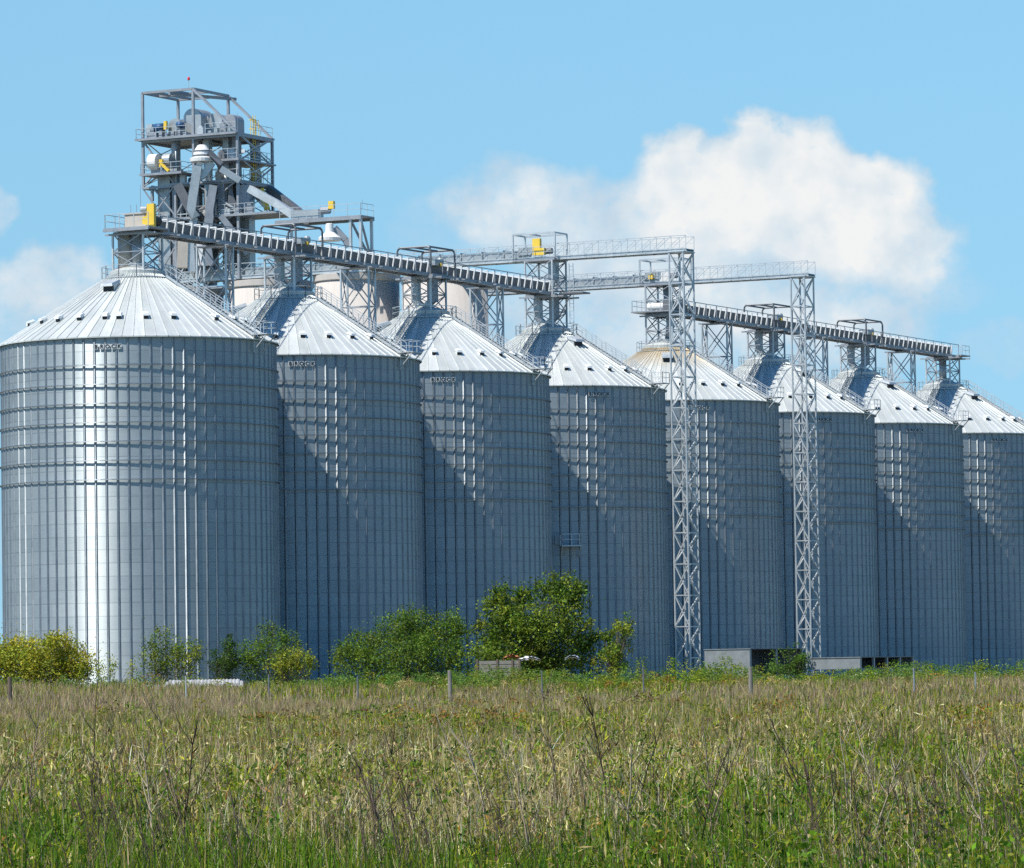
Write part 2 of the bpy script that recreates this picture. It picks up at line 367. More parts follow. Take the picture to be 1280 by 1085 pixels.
def roof_mesh():
    b = MB(); n = NS; ro = RB + 0.28; re = HE - 0.12
    def z(r): return HE + ROOF_RISE * (RB - r) / (RB - RN)
    for j in range(n):
        t0 = 2 * math.pi * j / n; t1 = 2 * math.pi * (j + 1) / n; tw = 0.006
        def p(r, t, dz=0): return (r * math.cos(t), r * math.sin(t), z(r) + dz)
        b.quad(p(ro, t0), p(ro, t1), p(RN, t1), p(RN, t0))
        wr = 0.042
        def q(r, s_, dz): return (r * math.cos(t0) - s_ * math.sin(t0), r * math.sin(t0) + s_ * math.cos(t0), z(r) + dz)
        b.loft([[q(r, -wr, 0.0), q(r, -wr * .4, 0.07), q(r, wr * .4, 0.07), q(r, wr, 0.0)] for r in (ro + 0.02, RN)], cap=True)
        # turned down edge
        b.quad((ro * math.cos(t0), ro * math.sin(t0), z(ro)), (ro * math.cos(t1), ro * math.sin(t1), z(ro)), (ro * math.cos(t1), ro * math.sin(t1), z(ro) - 0.10), (ro * math.cos(t0), ro * math.sin(t0), z(ro) - 0.10))
    return b.mesh('bin_roof', 'roof')
def zr(r): return HE + ROOF_RISE * (RB - r) / (RB - RN)
def collar_mesh():
    b = MB(); b.lathe([(RN + 0.10, zr(RN) - 0.12), (RN + 0.12, zr(RN) + 0.22), (RN - 0.25, zr(RN) + 0.42), (0.9, zr(RN) + 0.75), (0.9, zr(RN) + 1.0)], 40); return b.mesh('neck_collar', 'roof')
def neckrail_mesh():
    b = MB(); r = RN + 0.75; z = zr(r) + 0.12
    pts = [(r * math.cos(t), r * math.sin(t), z) for t in (2 * math.pi * k / 12 for k in range(13))]
    b.rail(pts, 1.05, 2.0, 0.05)
    b.loft([[(q * math.cos(2 * math.pi * j / 24), q * math.sin(2 * math.pi * j / 24), zz) for j in range(24)] for q, zz in ((RN + 0.15, z), (r + 0.05, z), (r + 0.05, z - 0.05), (RN + 0.15, z - 0.05))], cap=False)
    return b.mesh('neck_railing', 'galv')
def vent_mesh():                              # small hooded vent, hood opening downhill (+x)
    b = MB(); r = 9.35; z = zr(r); sl_ = ROOF_RISE / (RB - RN)
    b.loft([[(r - .24, -.2, z - .1), (r + .2, -.2, z - .2), (r + .2, .2, z - .2), (r - .24, .2, z - .1)],
            [(r - .22, -.2, z + .34), (r + .16, -.2, z + .34), (r + .16, .2, z + .34), (r - .22, .2, z + .34)]])
    b.loft([[(r - .28, -.27, z + .36), (r + .42, -.27, z + .1), (r + .42, .27, z + .1), (r - .28, .27, z + .36)],
            [(r - .16, -.22, z + .5), (r + .38, -.22, z + .3), (r + .38, .22, z + .3), (r - .16, .22, z + .5)]])
    return b.mesh('roof_vent', 'cover')
def ventdark_mesh():  # solid black block standing in for the shade under the vent hood
    r = 9.35; z = zr(r); return MB().box(r + .17, r + .30, -.2, .2, z - .12, z + .16).mesh('vent_opening_shade', 'black')
def hatch_mesh():                             # the big hatch near the neck with its tilted lid
    b = MB(); r = 4.6; z = zr(r)
    b.box(r - .45, r + .45, -.5, .5, z - .35, z + .42); b.loft([[(r - .6, -.6, z + .46), (r + .9, -.6, z + .05), (r + .9, .6, z + .05), (r - .6, .6, z + .46)],
            [(r - .5, -.52, z + .72), (r + .85, -.52, z + .3), (r + .85, .52, z + .3), (r - .5, .52, z + .72)]])
    return b.mesh('roof_hatch', 'galv')
def hatchdark_mesh():  # black block put in as the dark shade beneath the hatch lid
    b = MB(); r = 4.6; z = zr(r); b.box(r + .44, r + .62, -.46, .46, z - .35, z + .16); return b.mesh('hatch_opening_shade', 'black')
def stair_mesh():
    b = MB(); r0, r1 = RN + 0.8, RB + 0.15
    for sgn in (-1, 1):
        y = 0.42 * sgn
        b.bar((r0, y, zr(r0) + .22), (r1, y, zr(r1) + .22), 0.05, 0.22)
        k = 9
        for j in range(1, k):
            r = r0 + (r1 - r0) * j / k; b.box(r - .04, r + .04, y - .04, y + .04, zr(r) + 0.02, zr(r) + .3)
    k = 30
    for j in range(k):
        r = r0 + (r1 - r0) * (j + .5) / k; b.box(r - .12, r + .12, -.4, .4, zr(r) + .2, zr(r) + .235)
    return b.mesh('roof_stair', 'galv')
def stairrail_mesh():
    b = MB(); r0, r1 = RN + 0.8, RB + 0.15
    for y in (-.45, .45): b.rail([(r0, y, zr(r0) + .25), (r1, y, zr(r1) + .25)], 1.0, 1.35, 0.05)
    return b.mesh('stair_handrail', 'galv')
def eplat_mesh():
    b = MB(); z = zr(RB) + .18; b.box(RB - .1, RB + 1.5, -.8, .9, z, z + .07)
    for y in (-.7, .8):
        b.bar((RB + 1.4, y, z), (RB + .12, y, z - 1.35), 0.08); b.bar((RB + .12, y, z - .05), (RB + .12, y, z - 1.5), .09)
    return b.mesh('eave_platform', 'galv')
def eprail_mesh():
    b = MB(); z = zr(RB) + .25; b.rail([(RB + .2, -.75, z), (RB + 1.45, -.75, z), (RB + 1.45, .85, z), (RB + .2, .85, z)], 1.05, .85, .05); return b.mesh('platform_railing', 'galv')
ME = dict(wall=wall_mesh(), stiff=stiff_mesh(), ring=ring_mesh(), roof=roof_mesh(), collar=collar_mesh(), nrail=neckrail_mesh(), vent=vent_mesh(),
          hatch=hatch_mesh(), hdark=hatchdark_mesh(), vdark=ventdark_mesh(), stair=stair_mesh(), srail=stairrail_mesh(), eplat=eplat_mesh(), eprail=eprail_mesh())

def letter_mesh(ch, size, depth=0.02):
    cu = bpy.data.curves.new('t', 'FONT'); cu.body = ch; cu.size = size; cu.extrude = depth / 2; cu.align_x = 'CENTER'; cu.align_y = 'CENTER'; cu.offset = size * 0.03
    o = bpy.data.objects.new('t', cu); COL.objects.link(o); dg = bpy.context.evaluated_depsgraph_get(); dg.update()
    me = bpy.data.meshes.new_from_object(o.evaluated_get(dg)); bpy.data.objects.remove(o); bpy.data.curves.remove(cu); return me
LET = {c: letter_mesh(c, 0.46) for c in 'BROCK'}
def sign_meshes():                            # five letter plates following the wall, centred on local +x
    pl = MB(); tv = []; tf = []
    for k, ch in enumerate('BROCK'):
        a = (k - 2) * 0.50 / (RB + 0.1); ca_, sa_ = math.cos(a), math.sin(a); rr = RB + 0.12
        T = Matrix(((ca_, -sa_, 0, rr * ca_), (sa_, ca_, 0, rr * sa_), (0, 0, 1, 0), (0, 0, 0, 1)))
        pl.T = T; pl.box(-.02, 0, -.19, .19, -.22, .22); pl.T = None
        i = len(tv)
        tv += [tuple(T @ Vector((0.012 + v.co.z, v.co.x, v.co.y))) for v in LET[ch].vertices]
        tf += [tuple(i + q for q in p.vertices) for p in LET[ch].polygons]
    b = MB(); b.v = tv; b.f = tf
    return pl.mesh('letter_plates', 'plate'), b.mesh('lettering', 'black')
ME['plate'], ME['text'] = sign_meshes()

ordinal = ['first and largest', 'second', 'third', 'fourth', 'fifth', 'sixth', 'seventh', 'eighth and farthest']
bin_label = ['nearest and largest steel grain bin at left with a white sun glare stripe',
  'second steel grain bin from the left, behind the small shrubs beside the big glaring bin',
  'third steel grain bin from the left, standing behind the wide green bush',
  'fourth steel grain bin from the left with a small door platform on its wall',
  'steel grain bin with rust stained neck behind the left free standing lattice mast',
  'sixth steel grain bin from the left, behind the right free standing lattice mast',
  'seventh steel grain bin from the left, behind the open sheet metal boxes',
  'eighth and farthest steel grain bin, cut by the right edge of the photo']
sign_th = [-8, 8, 9, 25, 14.5, 27.6, 28, 28.3]
hatch_th = [-25, -75, -60, 38, 0, 50, 42, 42]
vent_th = [[-76,-55,-41,-27,-12.6,-5.4,8.4,22.8,48.7,64,-92,80,96], None, None, None, None, None, None, None]
for i, s in enumerate(SB):
    p = rowp(0, s, zb(s)); b = root('grain_bin', p, ROW, bin_label[i], 'grain bin', 'steel grain bins in the row')
    share('wall', ME['wall'], b); share('stiffener_ribs', ME['stiff'], b)
    rf = share('roof', ME['roof'], b); rf['rust'] = 1.0 if i == 4 else 0.0
    if i == 4: rf['label'] = 'roof with brown rust staining round the neck'
    share('neck_collar', ME['collar'], b)
    for k in range(7): share('wind_ring', ME['ring'], b, (0, 0, HE - 2.6 - 1.61 * k))
    share('neck_railing', ME['nrail'], b)
    ths = vent_th[i] or [(-97 + (i * 5) % 9 + 14.6 * k) for k in range(14)]
    for t in ths: share('vent_opening_shade', ME['vdark'], share('roof_vent', ME['vent'], b, (0, 0, 0), R(t - 62.5)))
    h = share('roof_hatch', ME['hatch'], b, (0, 0, 0), R(hatch_th[i] - 62.5)); share('hatch_opening_shade', ME['hdark'], h)
    if i == 1:
        pass
    st = share('roof_stair', ME['stair'], b, (0, 0, 0), 0.0); share('stair_handrail', ME['srail'], st)
    ep = share('eave_platform', ME['eplat'], b, (0, 0, 0), 0.0); share('platform_railing', ME['eprail'], ep)
    if i not in (0, 4):
        st = share('roof_stair', ME['stair'], b, (0, 0, 0), R(-83)); share('stair_handrail', ME['srail'], st)
    sg = share('name_sign', ME['plate'], b, (0, 0, HE - 1.05), R(sign_th[i] - 62.5)); share('lettering', ME['text'], sg)
    if i == 3:                                # little door platform on the wall
        q = MB(Matrix.Rotation(R(-3), 4, 'Z')); t = R(9 - 62.5)
        T = MW[b.name] @ Matrix.Rotation(t, 4, 'Z'); zz = 14.4
        q = MB(T); q.box(RB + .1, RB + 1.3, -1.0, 1.0, zz - .1, zz)
        for y in (-.9, .9): q.bar((RB + 1.2, y, zz - .1), (RB + .1, y, zz - 1.1), .08)
        pf = q.build('door_platform', 'cover', b)
        q = MB(T); q.rail([(RB + .2, -.95, zz), (RB + 1.25, -.95, zz), (RB + 1.25, .95, zz), (RB + .2, .95, zz)], 1.1, .9, .06); q.build('platform_railing', 'cover', pf)
        q = MB(T); q.box(RB + .08, RB + .16, -1.5, -.6, zz + .1, zz + 1.1); q.build('access_door', 'galvd', b)

# ------------------------------------------------------------------ supports above the bin necks
ZN = HE + ROOF_RISE + 0.3                      # neck height above a bin's base
DECK = 40.35                                  # deck level of the first conveyor above eye-level ground
for i, s in enumerate(SB):
    b0 = zb(s); z0 = b0 + ZN; z1 = b0 + (DECK - 0.3)
    tall = 43.55 if i == 3 else (42.95 if i == 4 else z1)
    lab = 'braced steel frame on the neck of the %s grain bin carrying the conveyor' % (['nearest left', 'second', 'third', 'fourth', 'fifth', 'sixth', 'seventh', 'last right'][i])
    t = root('conveyor_support', rowp(0, s, z0), ROW, lab, 'support frame', 'support frames on the bin necks')
    T = ROWM @ Matrix.Translation((0, s, 0)); hw = 1.55
    L = [(-hw, -hw), (hw, -hw), (hw, hw), (-hw, hw)]
    for (x, y) in L: MB(T).bar((x, y, z0 - 0.5), (x, y, tall), 0.16).build('leg', 'galv', t)
    br = MB(T); k = 2 if tall < 42 else 4
    for a in range(4):
        (x0, y0), (x1, y1) = L[a], L[(a + 1) % 4]; br.xface((x0, y0, z0), (x1, y1, z0), (x0, y0, tall), (x1, y1, tall), k, 0.08)
    br.build('bracing', 'galvd', t)
    if i == 0:
        MB(T).tube([(-1.0, -.3, z0), (-1.0, -.3, z1)], .72, 16).build('spout', 'cream', t, True)
        MB(T).tube([(.15, -.3, z0), (.15, -.3, z1)], .55, 16).build('spout', 'duct', t, True)
    elif i == 7:
        MB(T).tube([(0, 0, z0), (0, 0, z1)], .45, 16).build('spout', 'duct', t, True)
    elif i == 4:
        MB(T).tube([(0.3, 0, z0), (0.6, 0, z0 + 2.2), (.2, 0, tall)], .42, 12).build('spout', 'duct', t, True)
        MB(T).box(-hw - .1, hw + .1, -hw, hw, z1 + .1, z1 + .25).build('platform', 'galvd', t)
    else:
        MB(T).box(-1.25, -.55, -.35, .35, z0 + 1.0, z1).build('spout', 'duct', t)
        MB(T).box(.5, 1.3, -.35, .45, z0 + 0.9, z1).build('spout', 'galvd', t)
        MB(T).path([(-.9, 0, z0 + 1.1), (0, 0, z0 + .3), (.9, 0, z0 + 1.1)], .6).build('spout_joint', 'duct', t)
        if i == 3: MB(T).box(.5, 1.35, -.4, .4, z1 + 1.6, tall).build('spout', 'duct', t)
    pf = MB(T).box(-1.4, 1.9, -1.7, 1.7, z1 - 0.02, z1 + 0.12)
    for y in (-1.7, 1.7): pf.bar((-2.2, y, z1 - .1), (2.9, y, z1 - .1), .16)
    pf.build('deck', 'galvd', t)

# lattice trestles standing in the gaps between the bins
for n_, (i, j) in enumerate(((0, 1), (1, 2), (2, 3), (4, 5), (5, 6), (6, 7))):
    s = (SB[i] + SB[j]) / 2; g = zb(s); z1 = g + DECK - 0.35
    gap = ['first and second', 'second and third', 'third and fourth', 'fifth and sixth', 'sixth and seventh', 'seventh and eighth'][n_]
    t = root('trestle', rowp(0, s, g), ROW, 'tall lattice trestle under the conveyor between the %s grain bins' % gap, 'trestle', 'trestles between the bins')
    T = ROWM @ Matrix.Translation((0, s, 0)); a, b = 1.5, 0.62
    L = [(-a, -b), (a, -b), (a, b), (-a, b)]
    for (x, y) in L: MB(T).bar((x, y, g - .3), (x, y, z1), 0.15).build('leg', 'galv', t)
    br = MB(T)
    for q in range(4):
        (x0, y0), (x1, y1) = L[q], L[(q + 1) % 4]; br.xface((x0, y0, g), (x1, y1, g), (x0, y0, z1), (x1, y1, z1), 11, 0.09)
    br.build('bracing', 'galvd', t)
    MB(T).box(-1.9, 1.9, -.7, .7, z1, z1 + .12).build('cap_beam', 'galvd', t)

# ------------------------------------------------------------------ the two long belt conveyors along the row
def cprof(k, z):                               # trough cross section, wide at the top
    return [(-.35, z), (.18, z), (.30, z + .90), (-.45, z + .90)]
def conveyor(s0, s1, label, portals, head_first):
    r = root('belt_conveyor', rowp(0, s0, zb(s0) + DECK), ROW, label, 'conveyor', 'covered belt conveyors above the bins')
    def z(s): return zb(s) + DECK
    xo = 0.62                                 # trough sits on the near side of the deck
    T = ROWM
    cs = MB(T)
    cs.loft([[(x + xo, s, zz) for x, zz in cprof(0, z(s) + .12)] for s in (s0, s1)])
    cs.build('casing', 'dark', r)
    # ribs of the cover, each a bent band round the trough
    me = MB()
    me.path([(-.62, 0, -.02), (-.55, 0, 1.02), (.74, 0, 1.04), (.53, 0, -.04)], .11, .11)
    rib = me.mesh('cover_rib', 'cover')
    n = int((s1 - s0 - .6) / 1.36)
    skip = portals
    for k in range(n + 1):
        s = s0 + .5 + k * 1.36
        if any(abs(s - q - .6) < 1.3 for q in skip): continue
        share('cover_rib', rib, r, (xo, s - s0, 0.12 + z(s) - z(s0)))
    dk = MB(T)
    dk.loft([[(-.55, s, z(s) - .02), (1.35, s, z(s) - .02), (1.35, s, z(s) + .08), (-.55, s, z(s) + .08)] for s in (s0, s1)])
    for sg in (-.45, 1.3): dk.bar((sg, s0, z(s0) - .14), (sg, s1, z(s1) - .14), .12, .22)
    k = int((s1 - s0) / 3.2)
    for j in range(k + 1):
        s = s0 + (s1 - s0) * j / k; dk.bar((-.75, s, z(s) - .1), (1.75, s, z(s) - .1), .12)
    dk.build('walkway', 'galvd', r)
    MB(T).rail([(-.55, s0, z(s0) + .08), (-.55, s1, z(s1) + .08)], 1.15, 1.9, .05).build('handrail', 'galvd', r)
    MB(T).rail([(1.75, s0, z(s0) + .02), (1.75, s1, z(s1) + .02)], 1.28, 2.72, .07, False).build('handrail', 'galvd', r)
    for s in portals:
        pf = MB(T); zz = z(s); h = 2.55; x0, x1 = -1.75, 1.9; y0, y1 = s - 2.3, s + 2.6
        for y in (y0, y1):
            pf.tube([(x0, y, zz - .1), (x0, y, zz + h - .35), (x0 + .12, y, zz + h - .1), (x0 + .35, y, zz + h), (x1 - .35, y, zz + h), (x1 - .12, y, zz + h - .1), (x1, y, zz + h - .35), (x1, y, zz - .1)], .11, 6)
        for x in (x0 + .2, 0, x1 - .2): pf.bar((x, y0, zz + h), (x, y1, zz + h), .16)
        pf.build('portal_frame', 'dark', r)
        mc = MB(T); mc.box(.3, 1.4, s - .5, s + 1.0, zz + .9, zz + 1.5); mc.lathe([(.28, 0), (.34, .1), (.34, .5), (.2, .65)], 12, (1.0, s + 1.3, zz + 1.1)); mc.build('transfer_box', 'duct', r)
        MB(T).box(1.45, 1.6, s + .4, s + .7, zz + .85, zz + 1.15).build('motor_guard', 'yellow', r)
    return r
c1 = conveyor(1.0, 77.0, 'long covered belt conveyor over the four nearest grain bins with pale ribs', [26.4, 52.2], True)
c2 = conveyor(107.2, 185.0, 'long covered belt conveyor over the four farther grain bins on the right', [132.4, 158.4], True)
# drive head over the nearest bin
def head1():
    s = 0.0; z = zb(s) + DECK; T = ROWM @ Matrix.Translation((0.95, 0, 0))
    r = root('conveyor_drive_platform', rowp(-.5, -1, z), ROW, 'railed platform with yellow belt guard and motor above the nearest grain bin', 'platform')
    MB(T).box(-2.9, 1.7, -2.4, 1.0, z, z + .12).bar((-2.9, -2.4, z - .1), (1.7, -2.4, z - .1), .2).bar((-2.9, .9, z - .1), (1.7, .9, z - .1), .2).build('deck', 'galvd', r)
    MB(T).rail([(1.6, -2.3, z + .12), (-2.8, -2.3, z + .12), (-2.8, .9, z + .12), (1.6, .9, z + .12)], 1.2, 1.3, .055).build('railing', 'galv', r)
    MB(T).box(-1.6, .6, -1.0, .6, z + .15, z + 1.35).box(-1.75, .7, -1.1, .7, z + 1.35, z + 1.42).build('gear_housing', 'cream', r)
    MB(T).tube([(.62, -.9, z + .8), (.62, .9, z + .8)], .42, 14).build('head_pulley', 'black', r)
    MB(T).loft([[(1.0, y, z + .1), (1.75, y, z + .1), (1.75, y, z + 2.1), (1.05, y, z + 2.1), (1.0, y, z + 1.1), (.55, y, z + .95), (.55, y, z + .4), (1.0, y, z + .3)] for y in (-1.6, -1.25)]).build('belt_guard', 'yellow', r)
    MB(T).tube([(.35, -1.3, z + 1.65), (.95, -1.3, z + 1.65)], .3, 14).build('motor', 'duct', r)
    for x, h in ((-1.6, 2.3), (-1.0, 2.3), (-.6, 4.0)): MB(T).bar((x, 0, z + 1.3), (x, 0, z + h), .035).build('lightning_rod', 'galvd', r)
head1()
# end rail of the second conveyor, drive at its near end
def head2():
    s = SB[4]; z = zb(s) + DECK; T = ROWM
    r = root('conveyor_drive_platform', rowp(0, s, z), ROW, 'railed platform with pale horizontal motor drum above the rust stained grain bin', 'platform')
    MB(T).box(-2.8, 1.9, s - 2.6, s + 1.1, z - .06, z + .08).build('deck', 'galvd', r)
    MB(T).rail([(1.8, s - 2.5, z + .08), (-2.7, s - 2.5, z + .08), (-2.7, s + 1, z + .08)], 1.15, 1.2, .05).build('railing', 'galv', r)
    MB(T).tube([(-1.3, s - 1.4, z + .6), (.6, s - 1.4, z + .6)], .38, 14).build('motor', 'white', r)
    MB(T).box(.6, 1.5, s - 1.8, s - .8, z + .1, z + 1.2).build('gear_housing', 'dark', r)
    s = SB[7]; z = zb(s) + DECK
    r = root('conveyor_end_platform', rowp(0, s, z), ROW, 'small railed platform at the far right end of the conveyor', 'platform')
    MB(T).box(-1.4, 2.2, s + .95, s + 3.6, z - .04, z + .1).build('deck', 'galvd', r)
    MB(T).rail([(2.1, s + 1.2, z + .1), (2.1, s + 3.5, z + .1), (-1.3, s + 3.5, z + .1)], 1.15, 1.1, .05).build('railing', 'galv', r)
head2()

# ------------------------------------------------------------------ cross bridges and free standing masts
def bridge(s, zt, x0, x1, xcase, label):
    T = ROWM @ Matrix.Translation((0, s, 0)); r = root('catwalk_bridge', rowp(x0, s, zt), ROW, label, 'catwalk bridge', 'catwalk bridges crossing the bin row')
    d = MB(T); d.box(x0, x1, -.85, .85, zt, zt + .08); d.bar((x0, -.85, zt - .1), (x1, -.85, zt - .1), .1, .3); d.bar((x0, .85, zt - .1), (x1, .85, zt - .1), .1, .3)
    k = int((x1 - x0) / 2.2)
    for j in range(k + 1):
        x = x0 + (x1 - x0) * j / k; d.bar((x, -.9, zt - .2), (x, .9, zt - .2), .12)
    d.build('deck', 'galv', r)
    for y in (-.95, .95):
        q = MB(T); h = 1.4; n = int((x1 - x0) / 1.6)
        q.bar((x0, y, zt + h), (x1, y, zt + h), .07)
        q.bar((x0, y, zt + .12), (x1, y, zt + .12), .07); q.bar((x0, y, zt + .75), (x1, y, zt + .75), .03)
        for j in range(n + 1):
            x = x0 + (x1 - x0) * j / n; q.bar((x, y, zt), (x, y, zt + h), .045)
            if j < n: q.bar((x, y, zt + .1), (x + (x1 - x0) / n, y, zt + h), .04)
        q.build('side_truss', 'galv', r)
    if xcase > x0:
        c = MB(T); c.box(x0, xcase, -.55, .6, zt + .15, zt + .95)
        n = int((xcase - x0) / 2.4)
        for j in range(n + 1):
            x = x0 + (xcase - x0) * j / n; c.box(x - .05, x + .05, -.68, .73, zt + .12, zt + 1.06)
        c.build('conveyor_casing', 'duct', r)
    return r
ZA, ZBr = 43.85, 43.25
bridge(SB[3], ZA, -44.0, 16.3, -2.0, 'higher steel catwalk bridge running to the left lattice mast')
bridge(SB[4], ZBr, -25.0, 17.2, -1.0, 'lower steel catwalk bridge running to the right lattice mast')
def drive_tower(s, zt, x, label, ph):
    T = ROWM @ Matrix.Translation((0, s, 0)); r = root('drive_frame', rowp(x, s, zt), ROW, label, 'drive frame', 'drive frames on the catwalk bridges')
    f = MB(T); h = 2.5; hx = 2.4; hy = 1.35
    for a in (-hx, hx):
        for b in (-hy, hy): f.bar((x + a, b, zt), (x + a, b, zt + h), .16)
    for b in (-hy, hy): f.bar((x - hx, b, zt + h), (x + hx, b, zt + h), .18)
    for a in (-hx, -.6, hx): f.bar((x + a, -hy, zt + h), (x + a, hy, zt + h), .14)
    f.build('frame', 'galv', r)
    MB(T).box(x - hx, x + hx, -1.5, 1.5, zt - .28, zt - .1).build('deck', 'galvd', r)
    MB(T).rail([(x - hx, -1.45, zt), (x + hx, -1.45, zt)], 1.1, 1.2, .05).build('railing', 'galv', r)
    MB(T).box(x - 2.0, x - .4, -.9, -.3, zt + .4, zt + 1.2).build('gear_box', 'duct', r)
    if ph: MB(T).box(x - .25, x + .6, -1.2, -.8, zt + .3, zt + 2.0).box(x + .6, x + 1.1, -1.2, -.8, zt + .3, zt + 1.0).build('belt_guard', 'yellow', r)
    else:
        MB(T).box(x - 1.4, x - .9, -1.3, -1.0, zt + .4, zt + .9).build('belt_guard', 'yellow', r)
    MB(T).tube([(x + .9, -.6, zt + .7), (x + 1.7, -.6, zt + .7)], .3, 12).build('motor', 'dark', r)
drive_tower(SB[3], ZA, -.6, 'railed drive frame with tall yellow guard over the fourth grain bin', True)
drive_tower(SB[4], ZBr, .1, 'railed drive frame with small yellow guard over the rust stained grain bin', False)
def small_landing():
    s = SB[3]; z = zb(s) + DECK; T = ROWM
    r = root('service_landing', rowp(2.4, s, z), ROW, 'small dark landing with hanging ladder right of the fourth bin neck', 'landing')
    MB(T).box(1.9, 4.6, s - .8, s + .9, z - .15, z).bar((1.7, s - .6, z - 2.6), (3.2, s - .6, z - .15), .1).build('deck', 'dark', r)
    l = MB(T)
    for x in (2.7, 3.15): l.bar((x, s, z - 3.2), (x, s, z + 3.0), .045)
    for k in range(16): l.bar((2.7, s, z - 3 + k * .38), (3.15, s, z - 3 + k * .38), .03)
    l.build('ladder', 'galv', r)
small_landing()
def mast(x, s, ztop, label):
    P0 = rowp(x, s, 0); g = gz(P0.x, P0.y); r = root('lattice_mast', (P0.x, P0.y, g), ROW, label, 'lattice mast', 'free standing lattice masts in front of the bins')
    T = ROWM @ Matrix.Translation((x, s, 0)); a, b = .78, 1.18; L = [(-a, -b), (a, -b), (a, b), (-a, b)]
    for (p, q) in L: MB(T).tube([(p, q, g - .3), (p, q, ztop)], .10, 8).build('leg', 'galv', r)
    k = round((ztop - g) / 3.1)
    for e in range(4):
        (x0, y0), (x1, y1) = L[e], L[(e + 1) % 4]
        q = MB(T); q.xface((x0, y0, g), (x1, y1, g), (x0, y0, ztop), (x1, y1, ztop), k, .10) if e % 2 == 0 else None
        if e % 2:
            for j in range(k * 2):
                za = g + (ztop - g) * j / (2 * k); zc = g + (ztop - g) * (j + 1) / (2 * k)
                q.bar((x0, y0, za) if j % 2 else (x1, y1, za), (x1, y1, zc) if j % 2 else (x0, y0, zc), .11)
                if j % 2: q.bar((x0, y0, zc), (x1, y1, zc), .09)
        q.build('bracing', 'galv', r)
    MB(T).box(-a - .15, a + .15, -b - .15, b + .15, ztop, ztop + .1).build('cap_plate', 'galv', r)
    MB(T).box(-a - .35, a + .35, -b - .35, b + .35, g - .3, g + .25).build('footing', 'concrete', r)
mast(15.3, SB[3], ZA - .25, 'left tall lattice mast carrying the higher catwalk bridge in front of the bins')
mast(16.1, SB[4], ZBr - .25, 'right tall lattice mast carrying the lower catwalk bridge in front of the bins')

# ------------------------------------------------------------------ concrete silos behind
sil = [(227, 494, 43.2, 'leftmost tan concrete silo under the machinery tower'), (338, 489.5, 43.4, 'tan concrete silo seen between the machinery tower and the second bin'),
       (446, 484.5, 43.5, 'tan concrete silo right of a dark gap, behind the second and third bins'), (556, 480, 42.9, 'rightmost tan concrete silo behind the third and fourth bins')]
for (px, Y, zt, lab) in sil:
    p = at(px, 340, Y); p.z = gz(p.x, p.y); r = root('concrete_silo', p, 0, lab, 'concrete silo', 'concrete silos behind the bins')
    MB(Matrix.Translation((p.x, p.y, 0))).lathe([(4.45, p.z - .5), (4.45, zt - .7)], 64).build('wall', 'concrete', r, False)
    MB(Matrix.Translation((p.x, p.y, 0))).lathe([(4.5, zt - .7), (4.6, zt - .6), (4.6, zt), (4.4, zt + .05)], 64).build('roof_slab', 'concrete', r, False)
for o in bpy.data.objects:
    if o.type == 'MESH' and o.parent and o.parent.name.startswith('concrete_silo') and o.name.startswith('wall'):
        for pl in o.data.polygons: pl.use_smooth = abs(pl.normal.z) < .5

